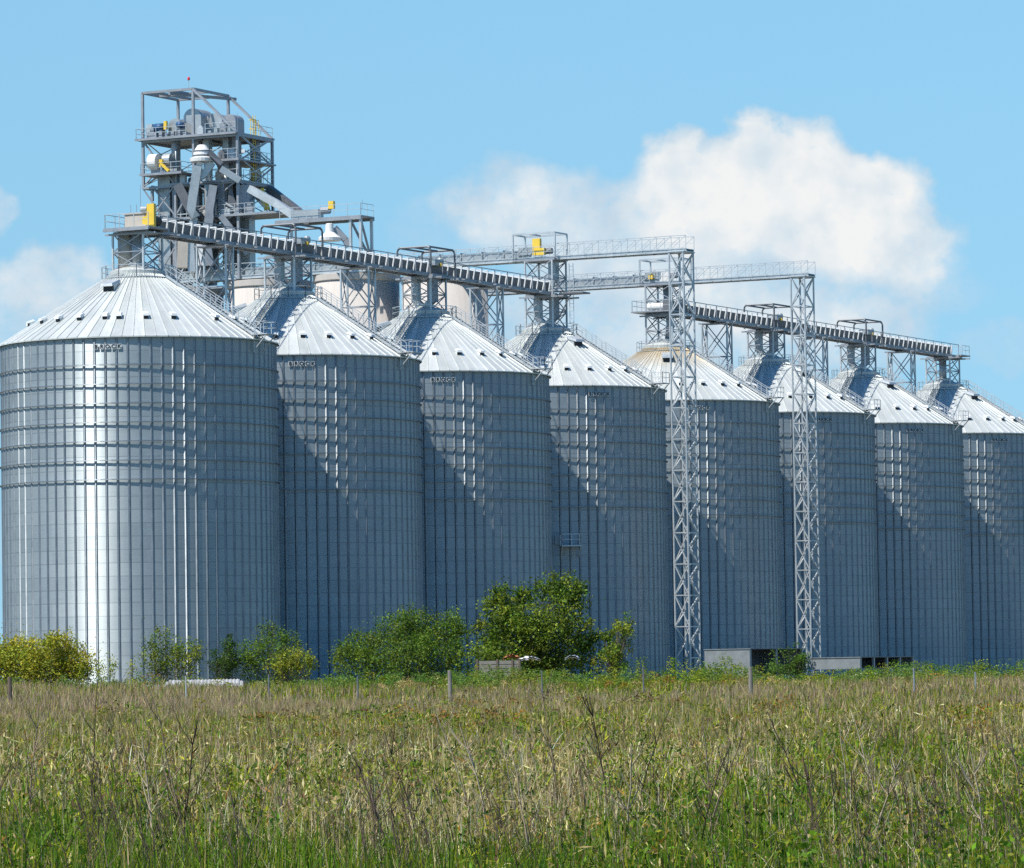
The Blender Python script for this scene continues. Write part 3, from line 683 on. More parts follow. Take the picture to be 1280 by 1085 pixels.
# ------------------------------------------------------------------ machinery tower
def tower():
    P0 = at(178, 113.8, 492); P0.z = 0
    T = Matrix.Translation(P0) @ Matrix.Rotation(ROW, 4, 'Z')
    r = root('elevator_tower', (P0.x, P0.y, 43.6), ROW, 'tall open steel elevator tower crowded with ducts at the upper left', 'elevator tower')
    A, B_, C_ = 6.3, 11.7, 7.2; zb_, zt, z1, zm, z2, z3, z4 = 43.6, 64.1, 59.1, 55.2, 54.1, 50.7, 47.6
    pw = .26
    def b(name, m, mb, sm=False): return mb.build(name, m, r, sm)
    for (x, y, za, zc) in ((0, 0, z2 - .3, zt), (A, 0, z4, zt), (0, C_, zb_, zt), (A, C_, zb_, zt), (B_, 0, zb_, z1), (B_, C_, z3, z1), (4.0, 0, zb_, z2), (.9, .3, 52.5, z2), (1.2, 4.5, zb_, z2)):
        b('post', 'galvd', MB(T).bar((x, y, za), (x, y, zc), pw))
    f = MB(T)
    for (p, q) in (((0, 0), (A, 0)), ((A, 0), (A, C_)), ((A, C_), (0, C_)), ((0, C_), (0, 0)), ((1.3, 0), (1.6, C_)), ((3.6, 0), (3.9, C_)), ((0, 3.2), (A, 3.2))):
        f.bar((*p, zt), (*q, zt), .26)
    f.bar((3.6, -.4, zt - .35), (6.9, C_ + .6, zt - .35), .3)
    for zz in (z1 - .25, z2 - .2):
        for (p, q) in (((0, 0), (B_, 0)), ((B_, 0), (B_, C_)), ((B_, C_), (0, C_)), ((0, C_), (0, 0)), ((A, 0), (A, C_))): f.bar((*p, zz), (*q, zz), .25)
    b('roof_frame', 'galvd', f)
    d = MB(T)
    d.bar((A, 0, zt), (B_, 0, z1), .24); d.bar((A, C_, zt), (B_, C_, z1), .24)
    for (p, q) in (((B_, 0, z1), (B_, C_, zm + .9)), ((B_, C_, z1), (B_, 0, zm + .8)), ((B_, C_, zm + .8), (B_, 3.6, z2)), ((B_, 0, z2), (B_, C_, z3 + .4)), ((B_, C_, z2), (B_, 0, z3 + .2)),
                   ((0, 0, z1 - .2), (3.9, 0, z2)), ((0, 0, z2), (2.2, 0, zm)), ((0, 0, z2 - .3), (2.0, .5, z3)), ((4, 0, z2), (1, 0, z3)), ((1, 0, z2), (4, 0, z3)), ((4, 0, z3), (1, 0, z4)), ((1, 0, z3), (4, 0, z4)),
                   ((1, 0, z4), (4, 0, zb_)), ((4, 0, z4), (1, 0, zb_)), ((A, 0, z2), (B_, 0, z3)), ((B_, 0, z2), (A, 0, z3)), ((0, C_, z1), (0, 0, z2)), ((4, 0, z3), (A, 0, z2)), ((A, 0, z3), (B_, 0, z4)), ((B_, 0, z3), (A, 0, z4))):
        d.bar(p, q, .14)
    b('diagonal_brace', 'galvd', d)
    # decks
    def deck(x0, x1, y0, y1, z, rails, mat='galvd'):
        dk = b('platform', mat, MB(T).box(x0, x1, y0, y1, z - .12, z + .04).box(x0, x1, y0 - .06, y0, z - .16, z + .08))
        for pts in rails: MB(T).rail([(x, y, z + .04) for x, y in pts], 1.1, 1.2, .05).build('railing', 'galv', dk)
        return dk
    deck(-.7, B_ + .1, -.5, C_ + .4, z1, [[(-.6, C_), (-.6, -.4), (5.6, -.4)], [(8.0, -.4), (B_, -.4)], [(B_ + .05, 3.5), (B_ + .05, C_)]])
    deck(.4, 5.6, -1.4, 2.2, zm, [[(.5, 2.1), (.5, -1.3), (5.5, -1.3), (5.5, 1.5)]])
    deck(8.3, B_ + .3, -.3, C_ + .3, zm + 1.1, [[(8.4, -.2), (B_, -.2)], [(B_ + .1, 2.0), (B_ + .1, C_)]])
    deck(3.4, B_ + .2, -.3, C_, z2, [[(6.6, -.2), (B_, -.2)], [(B_ + .1, 1.0), (B_ + .1, C_)]])
    deck(2.5, 17.0, -.4, 5, z3 - .3, [[(5.5, -.3), (B_ + 4.5, -.3)]])
    deck(5.2, 15.5, -.5, 5, z4 - .5, [[(5.6, -.4), (15.0, -.4)]])
    # elevator heads on the top deck
    def headbox(x, y, w, l, h, mat):
        m = MB(T); n = 10; pr = [(x - w / 2, z1 + .1)] + [(x - w / 2 * math.cos(math.pi * k / n), z1 + h - w / 2 + w / 2 * math.sin(math.pi * k / n)) for k in range(n + 1)] + [(x + w / 2, z1 + .1)]
        m.loft([[(px, yy, pz) for px, pz in pr] for yy in (y, y + l)]); return b('elevator_head', mat, m)
    headbox(5.3, 1.4, 2.2, 2.6, 3.15, 'duct'); headbox(7.2, 2.6, 2.2, 2.2, 2.6, 'duct'); headbox(3.6, .6, 1.6, 1.8, 2.1, 'duct'); headbox(8.6, 3.6, 1.5, 1.8, 2.5, 'galvd')
    b('control_cabinet', 'galv', MB(T).box(.5, 1.2, -.1, .5, z1 + .2, z1 + 1.6))
    b('motor', 'blue', MB(T).tube([(1.5, .1, z1 + 1.2), (2.5, .1, z1 + 1.2)], .42, 14), True)
    b('motor', 'blue', MB(T).tube([(4.5, -.1, z1 + 1.3), (4.5, .7, z1 + 1.3)], .34, 14), True)
    b('belt_guard', 'yellow', MB(T).box(2.65, 3.0, -.1, .2, z1 + .9, z1 + 1.8))
    for k in range(7): b('machine_base', 'galvd', MB(T).box(.6 + k * .75, 1.0 + k * .75, -.2, .8, z1 + .05, z1 + .45 + .22 * (k % 3)))
    for k in range(4): b('machine_base', 'duct', MB(T).box(8.1 + k * .8, 8.5 + k * .8, -.1, .8, z1 + .05, z1 + .4 + .25 * (k % 2)))
    
    # casings dropping from the heads
    for (x, y, w_, za, zc, m_) in ((5.6, 1.9, .75, zb_, z1, 'galvd'), (6.9, 1.9, .7, zb_, z1, 'duct'), (3.3, 1.3, .7, zb_, z1, 'galvd'), (8.7, 2.9, .7, zb_, z1, 'duct'), (9.9, 2.9, .7, zb_, z1, 'galvd'),
                                   (2.0, 1.6, 1.5, zb_, zm, 'duct'), (3.2, 3.4, .9, zb_, z2, 'duct'), (8.0, .3, .75, z3, z2, 'duct'), (9.6, .4, .8, z3, z2, 'galvd'), (11.0, 3.0, 1.2, zb_, z2, 'duct'), (10.6, 5.5, .8, z2, z1, 'galvd'), (7.3, 5.5, 1.0, zb_, z1, 'galvd'), (5.2, 5.0, 1.0, zb_, z2, 'galvd')):
        b('elevator_casing', m_, MB(T).box(x - w_ / 2, x + w_ / 2, y - w_ / 2, y + w_ / 2, za, zc))
    def Wp(px, py, dy=0): # a point in the tower's front part
        return at(px, py, 487 + dy)
    def duct(pts, w_, m_, name='spout'): return b(name, m_, MB().tube([Wp(*p) for p in pts], w_ * .66, 4, None, math.pi / 4))
    # distributor cones
    c = Wp(252.5, 197, 0)
    b('distributor', 'white', MB(Matrix.Translation(c)).lathe([(1.25, -.45), (1.3, -.1), (.95, .05), (.85, .7), (.45, 1.3), (.3, 1.35)], 20))
    b('distributor_band', 'dark', MB(Matrix.Translation(c)).lathe([(1.0, .12), (1.0, .25), (.92, .26)], 20).lathe([(.92, .62), (.9, .74), (.8, .76)], 20))
    c = Wp(289, 195, 2); b('distributor', 'white', MB(Matrix.Translation(c)).lathe([(.85, -.3), (.9, -.05), (.7, .1), (.4, .7), (.25, .75)], 20))
    duct([(251, 203), (246, 212), (244, 216)], .62, 'white'); duct([(247, 208, -.5), (239, 262, -.5), (244, 272, -.4)], 1.0, 'duct')
    duct([(265, 203), (256, 217), (246, 224)], .8, 'galv'); duct([(262, 190, -1), (275, 205, -1), (277, 212)], .6, 'dark')
    duct([(276, 211, -1), (300, 226, -1)], .75, 'duct')
    duct([(312, 236, -2), (345, 254, -3), (366, 268, -4), (384, 276, -5)], .85, 'galv'); duct([(336, 236, 5), (372, 264, 3), (378, 272, 2)], .85, 'dark')
    duct([(222, 231, 1), (238, 262, 1), (250, 272, 1)], 1.05, 'dark'); duct([(267, 232), (262, 262), (262, 275)], .9, 'galvd'); duct([(281, 230, 1), (290, 258, 1), (303, 268, 1)], 1.2, 'dark')
    duct([(243, 272), (238, 300), (240, 340)], .85, 'galv'); duct([(262, 270), (258, 300), (262, 332)], 1.0, 'galvd'); duct([(300, 262, 2), (270, 300, 2), (262, 335, 2)], 1.1, 'dark')
    duct([(276, 270), (300, 300), (310, 318)], .7, 'galvd'); duct([(303, 232, 1), (306, 262, 1)], 1.4, 'galvd'); duct([(326, 236, 3), (334, 262, 3)], .7, 'yellow')
    duct([(230, 280), (228, 335)], 1.2, 'cream'); duct([(250, 292), (250, 332)], .7, 'white')
    x_ = MB(T)
    for (p, q, za, zc, k) in (((4, 0), (A, 0), z4, z2, 2), ((A, 0), (B_, 0), z4, z2, 2), ((A, 0), (B_, 0), zb_, z4, 1), ((4, 0), (A, 0), zb_, z4, 1), ((B_, 0), (B_, C_), z3, z2, 1), ((0, C_), (A, C_), z3, zt - 2.2, 4), ((A, C_), (B_, C_), z3, z1, 3), ((1, 0), (1.2, 4.5), zb_, z2, 4), ((B_, 0), (B_, C_), z2, z1, 2), ((0, 0), (0, C_), z2, z1, 2), ((0, C_), (0, 0), z2, z1, 1)):
        x_.xface((*p, za), (*q, za), (*p, zc), (*q, zc), k, .09)
    b('cross_bracing', 'galv', x_)
    rp = random.Random(4)
    for k in range(16):
        x = rp.uniform(1.6, 11.2); y = rp.uniform(-.25, 5.5); za = rp.choice([zb_, zb_, z4, z3]); zc = rp.choice([z2, z2 - .5, zm, z1]); rr = rp.choice([.1, .14, .2])
        jx = rp.choice([0, 0, rp.uniform(-1.5, 1.5)]); b('pipe', rp.choice(['galv', 'duct', 'cover']), MB(T).tube([(x, y, za), (x, y, za + (zc - za) * .45), (x + jx, y, za + (zc - za) * .62), (x + jx, y, zc)], rr, 10), True)
    for (x, y, z, sx_, sz_) in ((1.0, -.2, z1 + .1, .5, 1.0), (6.9, -.2, z1 + .1, .7, .7), (9.6, -.1, z1 + .1, .6, .9), (9.0, -.1, z2 + .1, .7, .9), (10.3, 0, z2 + .1, .9, .6), (9.2, .1, zm + 1.2, .8, .8), (4.6, -.1, z2 + .1, .6, .8), (7.4, -.1, z3 - .2, .9, .8), (9.6, -.1, z3 - .2, 1.1, .6), (12.6, -.1, z3 - .2, .9, .8), (7, -.3, z4 - .4, 1.0, .8), (9.5, -.3, z4 - .4, 1.3, .6), (11.8, -.3, z4 - .4, .8, .9)):
        b('equipment_box', rp.choice(['galv', 'dark', 'duct', 'cream', 'galvd']), MB(T).box(x, x + sx_, y, y + .5, z, z + sz_).box(x + sx_ * .2, x + sx_ * .7, y + .1, y + .4, z + sz_, z + sz_ + .2))
    # fan drum with its yellow guard on the small deck
    b('fan_drum', 'white', MB(T).tube([(1.5, -.9, zm + 1.3), (2.5, -.9, zm + 1.3)], .85, 20), False)
    b('fan_drum', 'duct', MB(T).tube([(2.8, .0, zm + 1.4), (3.7, .0, zm + 1.4)], .85, 20), False)
    b('belt_guard', 'yellow', MB(T).box(2.75, 3.15, -1.25, -1.0, zm + .7, zm + 1.5).bar((2.95, -1.15, zm + 1.1), (3.9, -1.15, zm + .2), .35, .25))
    b('machine_base', 'galvd', MB(T).box(1.6, 4.8, -1.0, .3, zm, zm + .45))
    # caged yellow ladder and its landings
    l = MB(T); x0, y0 = 11.6, 3.4
    for dy in (0, .5): l.bar((x0, y0 + dy, z2), (x0, y0 + dy, z1 + 2.2), .05)
    for k in range(24): l.bar((x0, y0, z2 + .1 + k * .29), (x0, y0 + .5, z2 + .1 + k * .29), .04)
    for k in range(7):
        z = z2 + 1.0 + k * .95; l.path([(x0, y0, z), (x0 - .5, y0, z), (x0 - .5, y0 + .5, z), (x0, y0 + .5, z)], .05)
    ld = b('caged_ladder', 'yellow', l)
    MB(T).rail([(x0, y0 - .5, z1), (x0, y0 + 1.2, z1)], 1.7, .5, .05).build('ladder_gate', 'yellow', ld)
    MB(T).rail([(x0, y0 - .8, z2), (x0, y0 + 2.0, z2)], 1.3, .45, .05).build('ladder_gate', 'yellow', ld)
    c = at(304, 189, 486); b('floodlight', 'white', MB(Matrix.Translation(c)).box(-.18, .18, -.25, .1, -.18, .18).bar((0, .1, 0), (0, .5, -.1), .08))
    # mast with a red marker light
    q = T @ Vector((5.6, .3, zt)); b('marker_pole', 'galv', MB().bar(q, q + Vector((0, 0, 1.1)), .05)); b('marker_light', 'red', MB(Matrix.Translation(q + Vector((0, 0, 1.0)))).lathe([(.1, 0), (.14, .05), (.14, .25), (.05, .36)], 10))
    q = T @ Vector((B_ - .1, .2, z1)); b('lightning_rod', 'galvd', MB().bar(q, q + Vector((0, 0, 2.1)), .04))
tower()
def discharge():
    c = at(424, 272, 480); T = Matrix.Translation((c.x, c.y, 0)) @ Matrix.Rotation(ROW, 4, 'Z'); z = c.z
    r = root('discharge_platform', (c.x, c.y, 43.5), ROW, 'railed discharge platform with white cone hopper right of the elevator tower', 'platform')
    MB(T).box(-7.0, 3.3, -1.2, 1.6, z - .15, z).bar((-7, -1.2, z - .25), (3.3, -1.2, z - .25), .2, .35).bar((-7, 1.5, z - .25), (3.3, 1.5, z - .25), .2, .35).build('deck', 'galvd', r)
    MB(T).rail([(-6.5, -1.1, z), (3.2, -1.1, z), (3.2, 1.5, z)], 1.25, 1.5, .05).build('railing', 'galv', r)
    MB(T).box(-5.5, -2.2, -.5, .6, z + .1, z + 1.0).build('conveyor_casing', 'duct', r)
    MB(T).tube([(-1.9, -.4, z + .8), (-.9, -.4, z + .8)], .38, 12).build('motor', 'galvd', r)
    MB(T).box(-.9, -.3, -.7, -.3, z + .9, z + 1.7).build('belt_guard', 'yellow', r)
    for (x, y) in ((1.9, -1.0), (3.1, 1.3), (-6.5, 1.3), (3.1, -1.0)): MB(T).bar((x, y, 43.5), (x, y, z - .2), .26).build('post', 'galv', r)
    MB(T).bar((1.9, -1.0, z - .4), (3.1, 1.3, 44.5), .2).bar((3.1, -1, z - .3), (3.1, 1.3, 44.5), .18).build('brace', 'galvd', r)
    cc = at(412, 292, 479); MB(Matrix.Translation(cc)).lathe([(1.15, -.75), (1.2, -.45), (.45, .15), (.4, 1.0), (.3, 1.05)], 20).build('cone_hopper', 'white', r)
    MB().path([at(418, 285, 479.5), at(432, 300, 479.5), at(436, 308, 479.5)], .7).build('spout', 'galvd', r)
    MB().bar(at(453, 262, 480), at(453, 249, 480), .035).build('lightning_rod', 'galvd', r)
discharge()

# ------------------------------------------------------------------ sheet metal boxes and scrap in the weeds
def sheetbox(px, ptop, Y, a, bl, h, label, nposts, legs):
    c = at(px, ptop, Y); T = Matrix.Translation((c.x, c.y, 0)) @ Matrix.Rotation(ROW, 4, 'Z'); z = c.z; g = gz(c.x, c.y)
    r = root('sheet_metal_box', (c.x, c.y, g), ROW, label, 'metal box', 'sheet metal boxes in the weeds'); zb2 = z - h if legs else g
    t = .06                                   # near corner at the origin; body extends to -x and +y
    MB(T).box(-a, 0, 0, t, zb2, z - t).build('end_panel', 'dull', r)
    MB(T).box(-a, -a + t, t, bl - t, zb2, z - t).build('back_panel', 'galvd', r); MB(T).box(-a, 0, bl - t, bl, zb2, z - t).build('end_panel', 'galvd', r)
    MB(T).box(-a - .05, .08, -.06, bl + .05, z - t, z).build('lid', 'dull', r)
    MB(T).box(-a + t, -.02, t, bl - t, zb2 + .02, zb2 + .08).build('bottom', 'dark', r)
    for k in range(nposts + 1):
        y = t + .1 + (bl - 2 * t - .2) * k / nposts; MB(T).box(-.16, .02, y - .12, y + .12, zb2, z - t).build('post', 'galvd', r)
    if not legs: MB(T).box(-.05, -.01, t, bl - t, zb2, zb2 + .9).build('side_panel', 'galv', r)
    else:
        for x in (-a + .2, -.1):
            for k in range(4): MB(T).bar((x, .3 + (bl - .6) * k / 3, g - .2), (x, .3 + (bl - .6) * k / 3, zb2), .12).build('leg', 'galvd', r)
sheetbox(937, 810.5, 372, 4.0, 10.5, 1.6, 'larger open sheet metal box on the ground beside the left lattice mast', 2, False)
sheetbox(1075, 821, 366, 4.2, 11.0, .95, 'flat open sheet metal box on thin legs right of the taller box', 4, True)
def bin_small(px, py, w_, h, Y, label):
    c = at(px, py, Y); g = gz(c.x, c.y); T = Matrix.Translation((c.x, c.y, 0)) @ Matrix.Rotation(R(-12), 4, 'Z')
    r = root('steel_panel_crate', (c.x, c.y, g), 0, label, 'crate')
    MB(T).box(-w_ / 2, w_ / 2, 0, 1.2, g - .2, c.z).build('body', 'dull', r); MB(T).box(-w_ / 2 - .04, w_ / 2 + .04, -.04, 1.24, c.z, c.z + .06).build('lid', 'galvd', r)
bin_small(1151, 839, 1.0, 1, 372, 'small grey metal crate right of the legged sheet metal box'); bin_small(1208, 840, 2.2, 1, 374, 'wider grey metal crate low in the weeds under the seventh bin')
def palletwood():
    c = at(625, 829, 352); g = gz(c.x, c.y); r = root('plank_crate', (c.x, c.y, g), 0, 'weathered grey plank crate in the weeds below the big tree', 'crate'); T = Matrix.Translation((c.x, c.y, 0)) @ Matrix.Rotation(R(-8), 4, 'Z')
    for k in range(4): MB(T).box(-1.8, 1.6, 0, .06, c.z - 1.0 + k * .31, c.z - .74 + k * .31).build('plank', 'wood', r)
    for x in (-1.75, -.2, .95, 1.5): MB(T).box(x - .07, x + .07, -.08, -.005, g - .1, c.z + .32).build('upright', 'bark', r)
    MB(T).box(-1.8, 1.6, .06, 1.4, c.z - 1.0, c.z - .9).build('floor_boards', 'wood', r)
    def crumple(name, mat, px, py, Y, w_, h, label, cat):
        c = at(px, py, Y); b = MB(); n = 14; rnd = random.Random(px)
        hh = [[h * (.3 + .7 * rnd.random()) * math.sin(math.pi * (i + .5) / n) for i in range(n)] for j in range(5)]
        rows = [[(c.x - w_ / 2 + w_ * i / (n - 1) + rnd.uniform(-.05, .05), c.y + j * .35, c.z + hh[j][i]) for i in range(n)] for j in range(5)]
        i0 = b._a([p for rw in rows for p in rw])
        for j in range(4):
            for i in range(n - 1): a = i0 + j * n + i; b.f.append((a, a + 1, a + n + 1, a + n))
        top = list(b.v); k = len(top)
        b.v += [(x, y, z - .12) for x, y, z in top]; b.f += [tuple(q + k for q in f[::-1]) for f in list(b.f)]
        o = b.build(name, mat); tag(o, label, cat); return o
    crumple('tarpaulin', 'white', 661, 825, 352.5, 1.9, .32, 'crumpled white tarpaulin heaped beside the weathered plank crate', 'tarpaulin')
    crumple('scrap_heap', 'orange', 640, 823, 353.5, 1.3, .4, 'rusty brown scrap heap between plank crate and white tarpaulin', 'scrap')
    crumple('tarpaulin', 'galv', 716, 823, 356, 1.2, .3, 'pale tarpaulin scrap lying under the right side of the big tree', 'tarpaulin')
    crumple('rubble', 'cream', 1095, 848, 350, 5.5, .5, 'low pale rubble heap under the legged sheet metal box', 'rubble')
    crumple('plastic_sheet', 'dull', 1030, 853, 349, 1.6, .5, 'grey plastic sheet draped below the left end of the legged box', 'plastic sheet')
    crumple('white_stone', 'dirty', 1231, 846, 352, .9, .35, 'small white stone heap right of the grey crates', 'stone')
palletwood()
def sheets():
    r = None; c = at(235, 858, 262); g = gz(c.x, c.y)
    r = root('sheet_stack', (c.x, c.y, g), 0, 'long low stack of white corrugated sheets in the grass before the nearest bin', 'sheet stack')
    T = Matrix.Translation((c.x, c.y, 0)) @ Matrix.Rotation(R(3), 4, 'Z')
    for k, (x0, x1, dz, dy) in enumerate(((-3.1, -.4, -.14, .2), (-1.3, 3.1, .02, 0), (-1.1, 2.9, .12, .1))):
        b = MB(T); n = 40; rings = []
        for j in range(n + 1):
            x = x0 + (x1 - x0) * j / n; zz = c.z + dz + (.022 if j % 2 else -.022)
            rings.append([(x, dy, zz - .5), (x, dy, zz), (x, dy + 1.3, zz + .25), (x, dy + 1.3, zz - .3)])
        b.loft(rings); b.build('sheet', 'dirty', r)
    MB(T).box(-3.0, 3.0, .3, .5, g - .2, c.z - .45).box(-3.0, 3.0, 1.0, 1.2, g - .2, c.z - .35).build('bearer', 'wood', r)
sheets()
# fence posts of the old field fence
fp = [(12, 846, 30, .11, 'bark', 'dark stubby wooden fence post at the left edge by the yellow bush'), (562, 838, 30, .105, 'wood', 'grey round fence post before the wide green bush'), (938, 834, 33, .105, 'wood', 'pale wooden fence post before the larger open sheet metal box'),
      (232, 845, 24, .04, 'galv', 'thin steel fence stake behind the white sheet stack'), (336, 843, 24, .045, 'dark', 'thin dark fence stake right of the white sheet stack'), (447, 846, 22, .045, 'dark', 'thin dark fence stake below the wide green bush'),
      (677, 838, 36, .04, 'dark', 'thin dark fence stake under the big tree'), (804, 834, 34, .04, 'dark', 'thin pale topped fence stake between big tree and left lattice mast'), (1142, 835, 26, .045, 'galvd', 'thin grey fence stake at the right end of the legged box'), (1219, 840, 22, .04, 'galvd', 'thin grey fence stake beside the wider grey metal crate')]
for (px, py, hp, rad, mt, lab) in fp:
    Y = 212 if rad > .1 else 215; c = at(px, py, Y); g = gz(c.x, c.y); lean = random.uniform(-.03, .03)
    o = MB().tube([(c.x - lean, c.y, g - .3), (c.x - lean * .5, c.y, (g + c.z) / 2), (c.x, c.y, c.z - .03), (c.x, c.y, c.z)], rad, 9, rad * .8).build('fence_post', mt)
    tag(o, lab, 'fence post', 'posts of the old field fence')

# ------------------------------------------------------------------ vegetation
def np_mesh(name, verts, faces4, cols, mat, faces3=None):
    me = bpy.data.meshes.new(name); nv = len(verts); n4 = len(faces4); n3 = 0 if faces3 is None else len(faces3)
    me.vertices.add(nv); me.vertices.foreach_set('co', verts.astype(np.float32).ravel())
    li = faces4.ravel() if n3 == 0 else np.concatenate([faces4.ravel(), faces3.ravel()])
    me.loops.add(len(li)); me.loops.foreach_set('vertex_index', li.astype(np.int32))
    st = np.arange(n4) * 4
    if n3: st = np.concatenate([st, n4 * 4 + np.arange(n3) * 3])
    me.polygons.add(n4 + n3); me.polygons.foreach_set('loop_start', st.astype(np.int32))
    me.update(calc_edges=True)
    a = me.attributes.new('Col', 'FLOAT_COLOR', 'POINT'); a.data.foreach_set('color', np.concatenate([cols, np.ones((nv, 1))], 1).astype(np.float32).ravel())
    me.materials.append(M[mat]); return me
rng = np.random.default_rng(5)
def vnoise(x, y, sc, seed=0):                 # smooth value noise, numpy
    x = x / sc + seed * 17.3; y = y / sc + seed * 9.1
    xi = np.floor(x).astype(int); yi = np.floor(y).astype(int); fx = x - xi; fy = y - yi
    fx = fx * fx * (3 - 2 * fx); fy = fy * fy * (3 - 2 * fy)
    def h(a, b):
        n = (a * 374761393 + b * 668265263 + seed * 1442695) & 0x7fffffff; n = (n ^ (n >> 13)) * 1274126177 & 0x7fffffff; return ((n ^ (n >> 16)) & 0xffff) / 65535.0
    return (h(xi, yi) * (1 - fx) + h(xi + 1, yi) * fx) * (1 - fy) + (h(xi, yi + 1) * (1 - fx) + h(xi + 1, yi + 1) * fx) * fy
def blades(n, Y0, Y1, hfun, wfun, colfun, bend=0.5, power=1.0, keep=None, segs=3, margin=1.25):
    q = rng.random(n); inv = (1 / Y1) + (1 / Y0 - 1 / Y1) * q ** power; Y = 1 / inv
    X = (rng.random(n) * 2 - 1) * Y * (640 / F) * margin
    if keep is not None:
        k = keep(X, Y) > rng.random(n); X = X[k]; Y = Y[k]; n = len(X)
    Z = land(X, Y); H = hfun(X, Y) ; W = wfun(X, Y)
    th = rng.random(n) * 2 * np.pi; lean = rng.random(n) ** 1.2 * bend
    dx = np.cos(th) * lean; dy = np.sin(th) * lean
    ph = rng.normal(0, .7, n); wx = np.cos(ph); wy = np.sin(ph)
    ts = np.linspace(0, 1, segs + 1); V = np.zeros((n, (segs + 1) * 2, 3))
    for j, t in enumerate(ts):
        cx = X + dx * H * (t ** 1.8); cy = Y + dy * H * t ** 1.8; cz = Z + H * (t - .35 * lean * t ** 2.2)
        hw = W * .5 * (1 - t) ** .55 + W * .03
        V[:, 2 * j, 0] = cx - wx * hw; V[:, 2 * j, 1] = cy - wy * hw; V[:, 2 * j, 2] = cz
        V[:, 2 * j + 1, 0] = cx + wx * hw; V[:, 2 * j + 1, 1] = cy + wy * hw; V[:, 2 * j + 1, 2] = cz
    base = (np.arange(n) * (segs + 1) * 2)[:, None]
    Fs = np.concatenate([base + np.array([2 * j, 2 * j + 1, 2 * j + 3, 2 * j + 2])[None] for j in range(segs)], 0)
    C = colfun(X, Y, n); C = np.repeat(C[:, None], (segs + 1) * 2, 1)
    return V.reshape(-1, 3), Fs, C.reshape(-1, 3)
def pal(n, cols, wts, jit=.18):
    cols = np.array(cols); wts = np.asarray(wts, float)
    if wts.ndim == 1: k = rng.choice(len(cols), n, p=wts / wts.sum())
    else:
        cw = np.cumsum(wts / wts.sum(1, keepdims=True), 1); k = (rng.random(n)[:, None] > cw).sum(1).clip(0, len(cols) - 1)
    c = cols[k]; return np.clip(c * np.exp(rng.normal(0, jit, (n, 1))) * np.exp(rng.normal(0, .06, (n, 3))), 0.003, .9)
GREEN = (.115, .205, .010); DGREEN = (.036, .095, .006); YGREEN = (.235, .255, .014); TAN = (.40, .315, .12); STRAW = (.64, .53, .27); PINK = (.42, .31, .21); BROWN = (.15, .09, .04); RUST = (.28, .14, .02)
def patch(X, Y):                              # 1 = lush green patch, 0 = dry patch; long patches across the view
    p = .6 * vnoise(X, Y * .3, 2.6, 1) + .4 * vnoise(X, Y * .3, .9, 2) + .50 * near(Y)
    big = vnoise(X, Y * .25, 5.5, 3)
    return np.clip((p - .56 + .75 * (big - .5) - .10 * (Y > 48)) * 4.0 + .5, 0, 1)
def add_stuff(name, parts, mat, label):
    vs, fs, cs = [], [], []; o = 0
    for v, f, c in parts: vs.append(v); fs.append(f + o); cs.append(c); o += len(v)
    me = np_mesh(name, np.concatenate(vs), np.concatenate(fs), np.concatenate(cs), mat)
    ob = bpy.data.objects.new(name, me); COL.objects.link(ob); tag(ob, label, 'plants', kind='stuff'); return ob
def wscale(X, Y, w0=.010): return w0 * (np.maximum(Y, 30) / 40) ** .85
def near(Y): return np.clip((50 - Y) / 18, 0, 1)
g1 = blades(75000, 17, 190, lambda X, Y: (.38 + .34 * rng.random(len(X))) * (.8 + .4 * patch(X, Y)), lambda X, Y: wscale(X, Y, .019),
    lambda X, Y, n: pal(n, [GREEN, DGREEN, YGREEN, TAN, STRAW], np.stack([.4 + .5 * patch(X, Y) * (.5 + near(Y)), .25 + .45 * patch(X, Y) * near(Y), .25 + .2 * patch(X, Y), .35 * (1.3 - patch(X, Y)) * (1.3 - near(Y) * .6), .14 * (1.2 - patch(X, Y))], 1)), 1.5, 1.0)
g2 = blades(30000, 17, 260, lambda X, Y: .45 + .4 * rng.random(len(X)), lambda X, Y: wscale(X, Y, .011),
    lambda X, Y, n: pal(n, [TAN, STRAW, PINK, BROWN, YGREEN], [.34, .26, .12, .3, .22]), 1.3, 1.0, keep=lambda X, Y: np.clip(1.25 - patch(X, Y) * 1.0 - near(Y) * .35, .12, 1))
g3 = blades(70000, 90, 385, lambda X, Y: .35 + .35 * rng.random(len(X)), lambda X, Y: wscale(X, Y, .010),
    lambda X, Y, n: pal(n, [YGREEN, TAN, PINK, GREEN, BROWN], np.stack([.35 + 0 * X, .35 * np.clip((240 - Y) / 60, .1, 1), .3 * np.clip((250 - Y) / 40, .05, 1), .25 + .6 * np.clip((Y - 220) / 60, 0, 1), .12 + 0 * X], 1)), .6, .85)
g4 = blades(17000, 18, 44, lambda X, Y: .38 + .3 * rng.random(len(X)), lambda X, Y: .014 + .014 * rng.random(len(X)), lambda X, Y, n: pal(n, [GREEN, DGREEN, YGREEN, STRAW], [.5, .22, .28, .06]), 1.5, 1.0, keep=lambda X, Y: np.clip(patch(X, Y) * 1.3 - .15, .05, 1), segs=5)
g5 = blades(17000, 26, 150, lambda X, Y: .5 + .35 * rng.random(len(X)), lambda X, Y: wscale(X, Y, .011), lambda X, Y, n: pal(n, [STRAW, (.78, .68, .44), TAN], [.5, .3, .2]), 1.9, .9, segs=5, keep=lambda X, Y: np.clip(1.15 - patch(X, Y), .15, 1))
add_stuff('grass', [g1, g2, g3, g4, g5], 'grass', 'green and tan field grass filling the foreground')
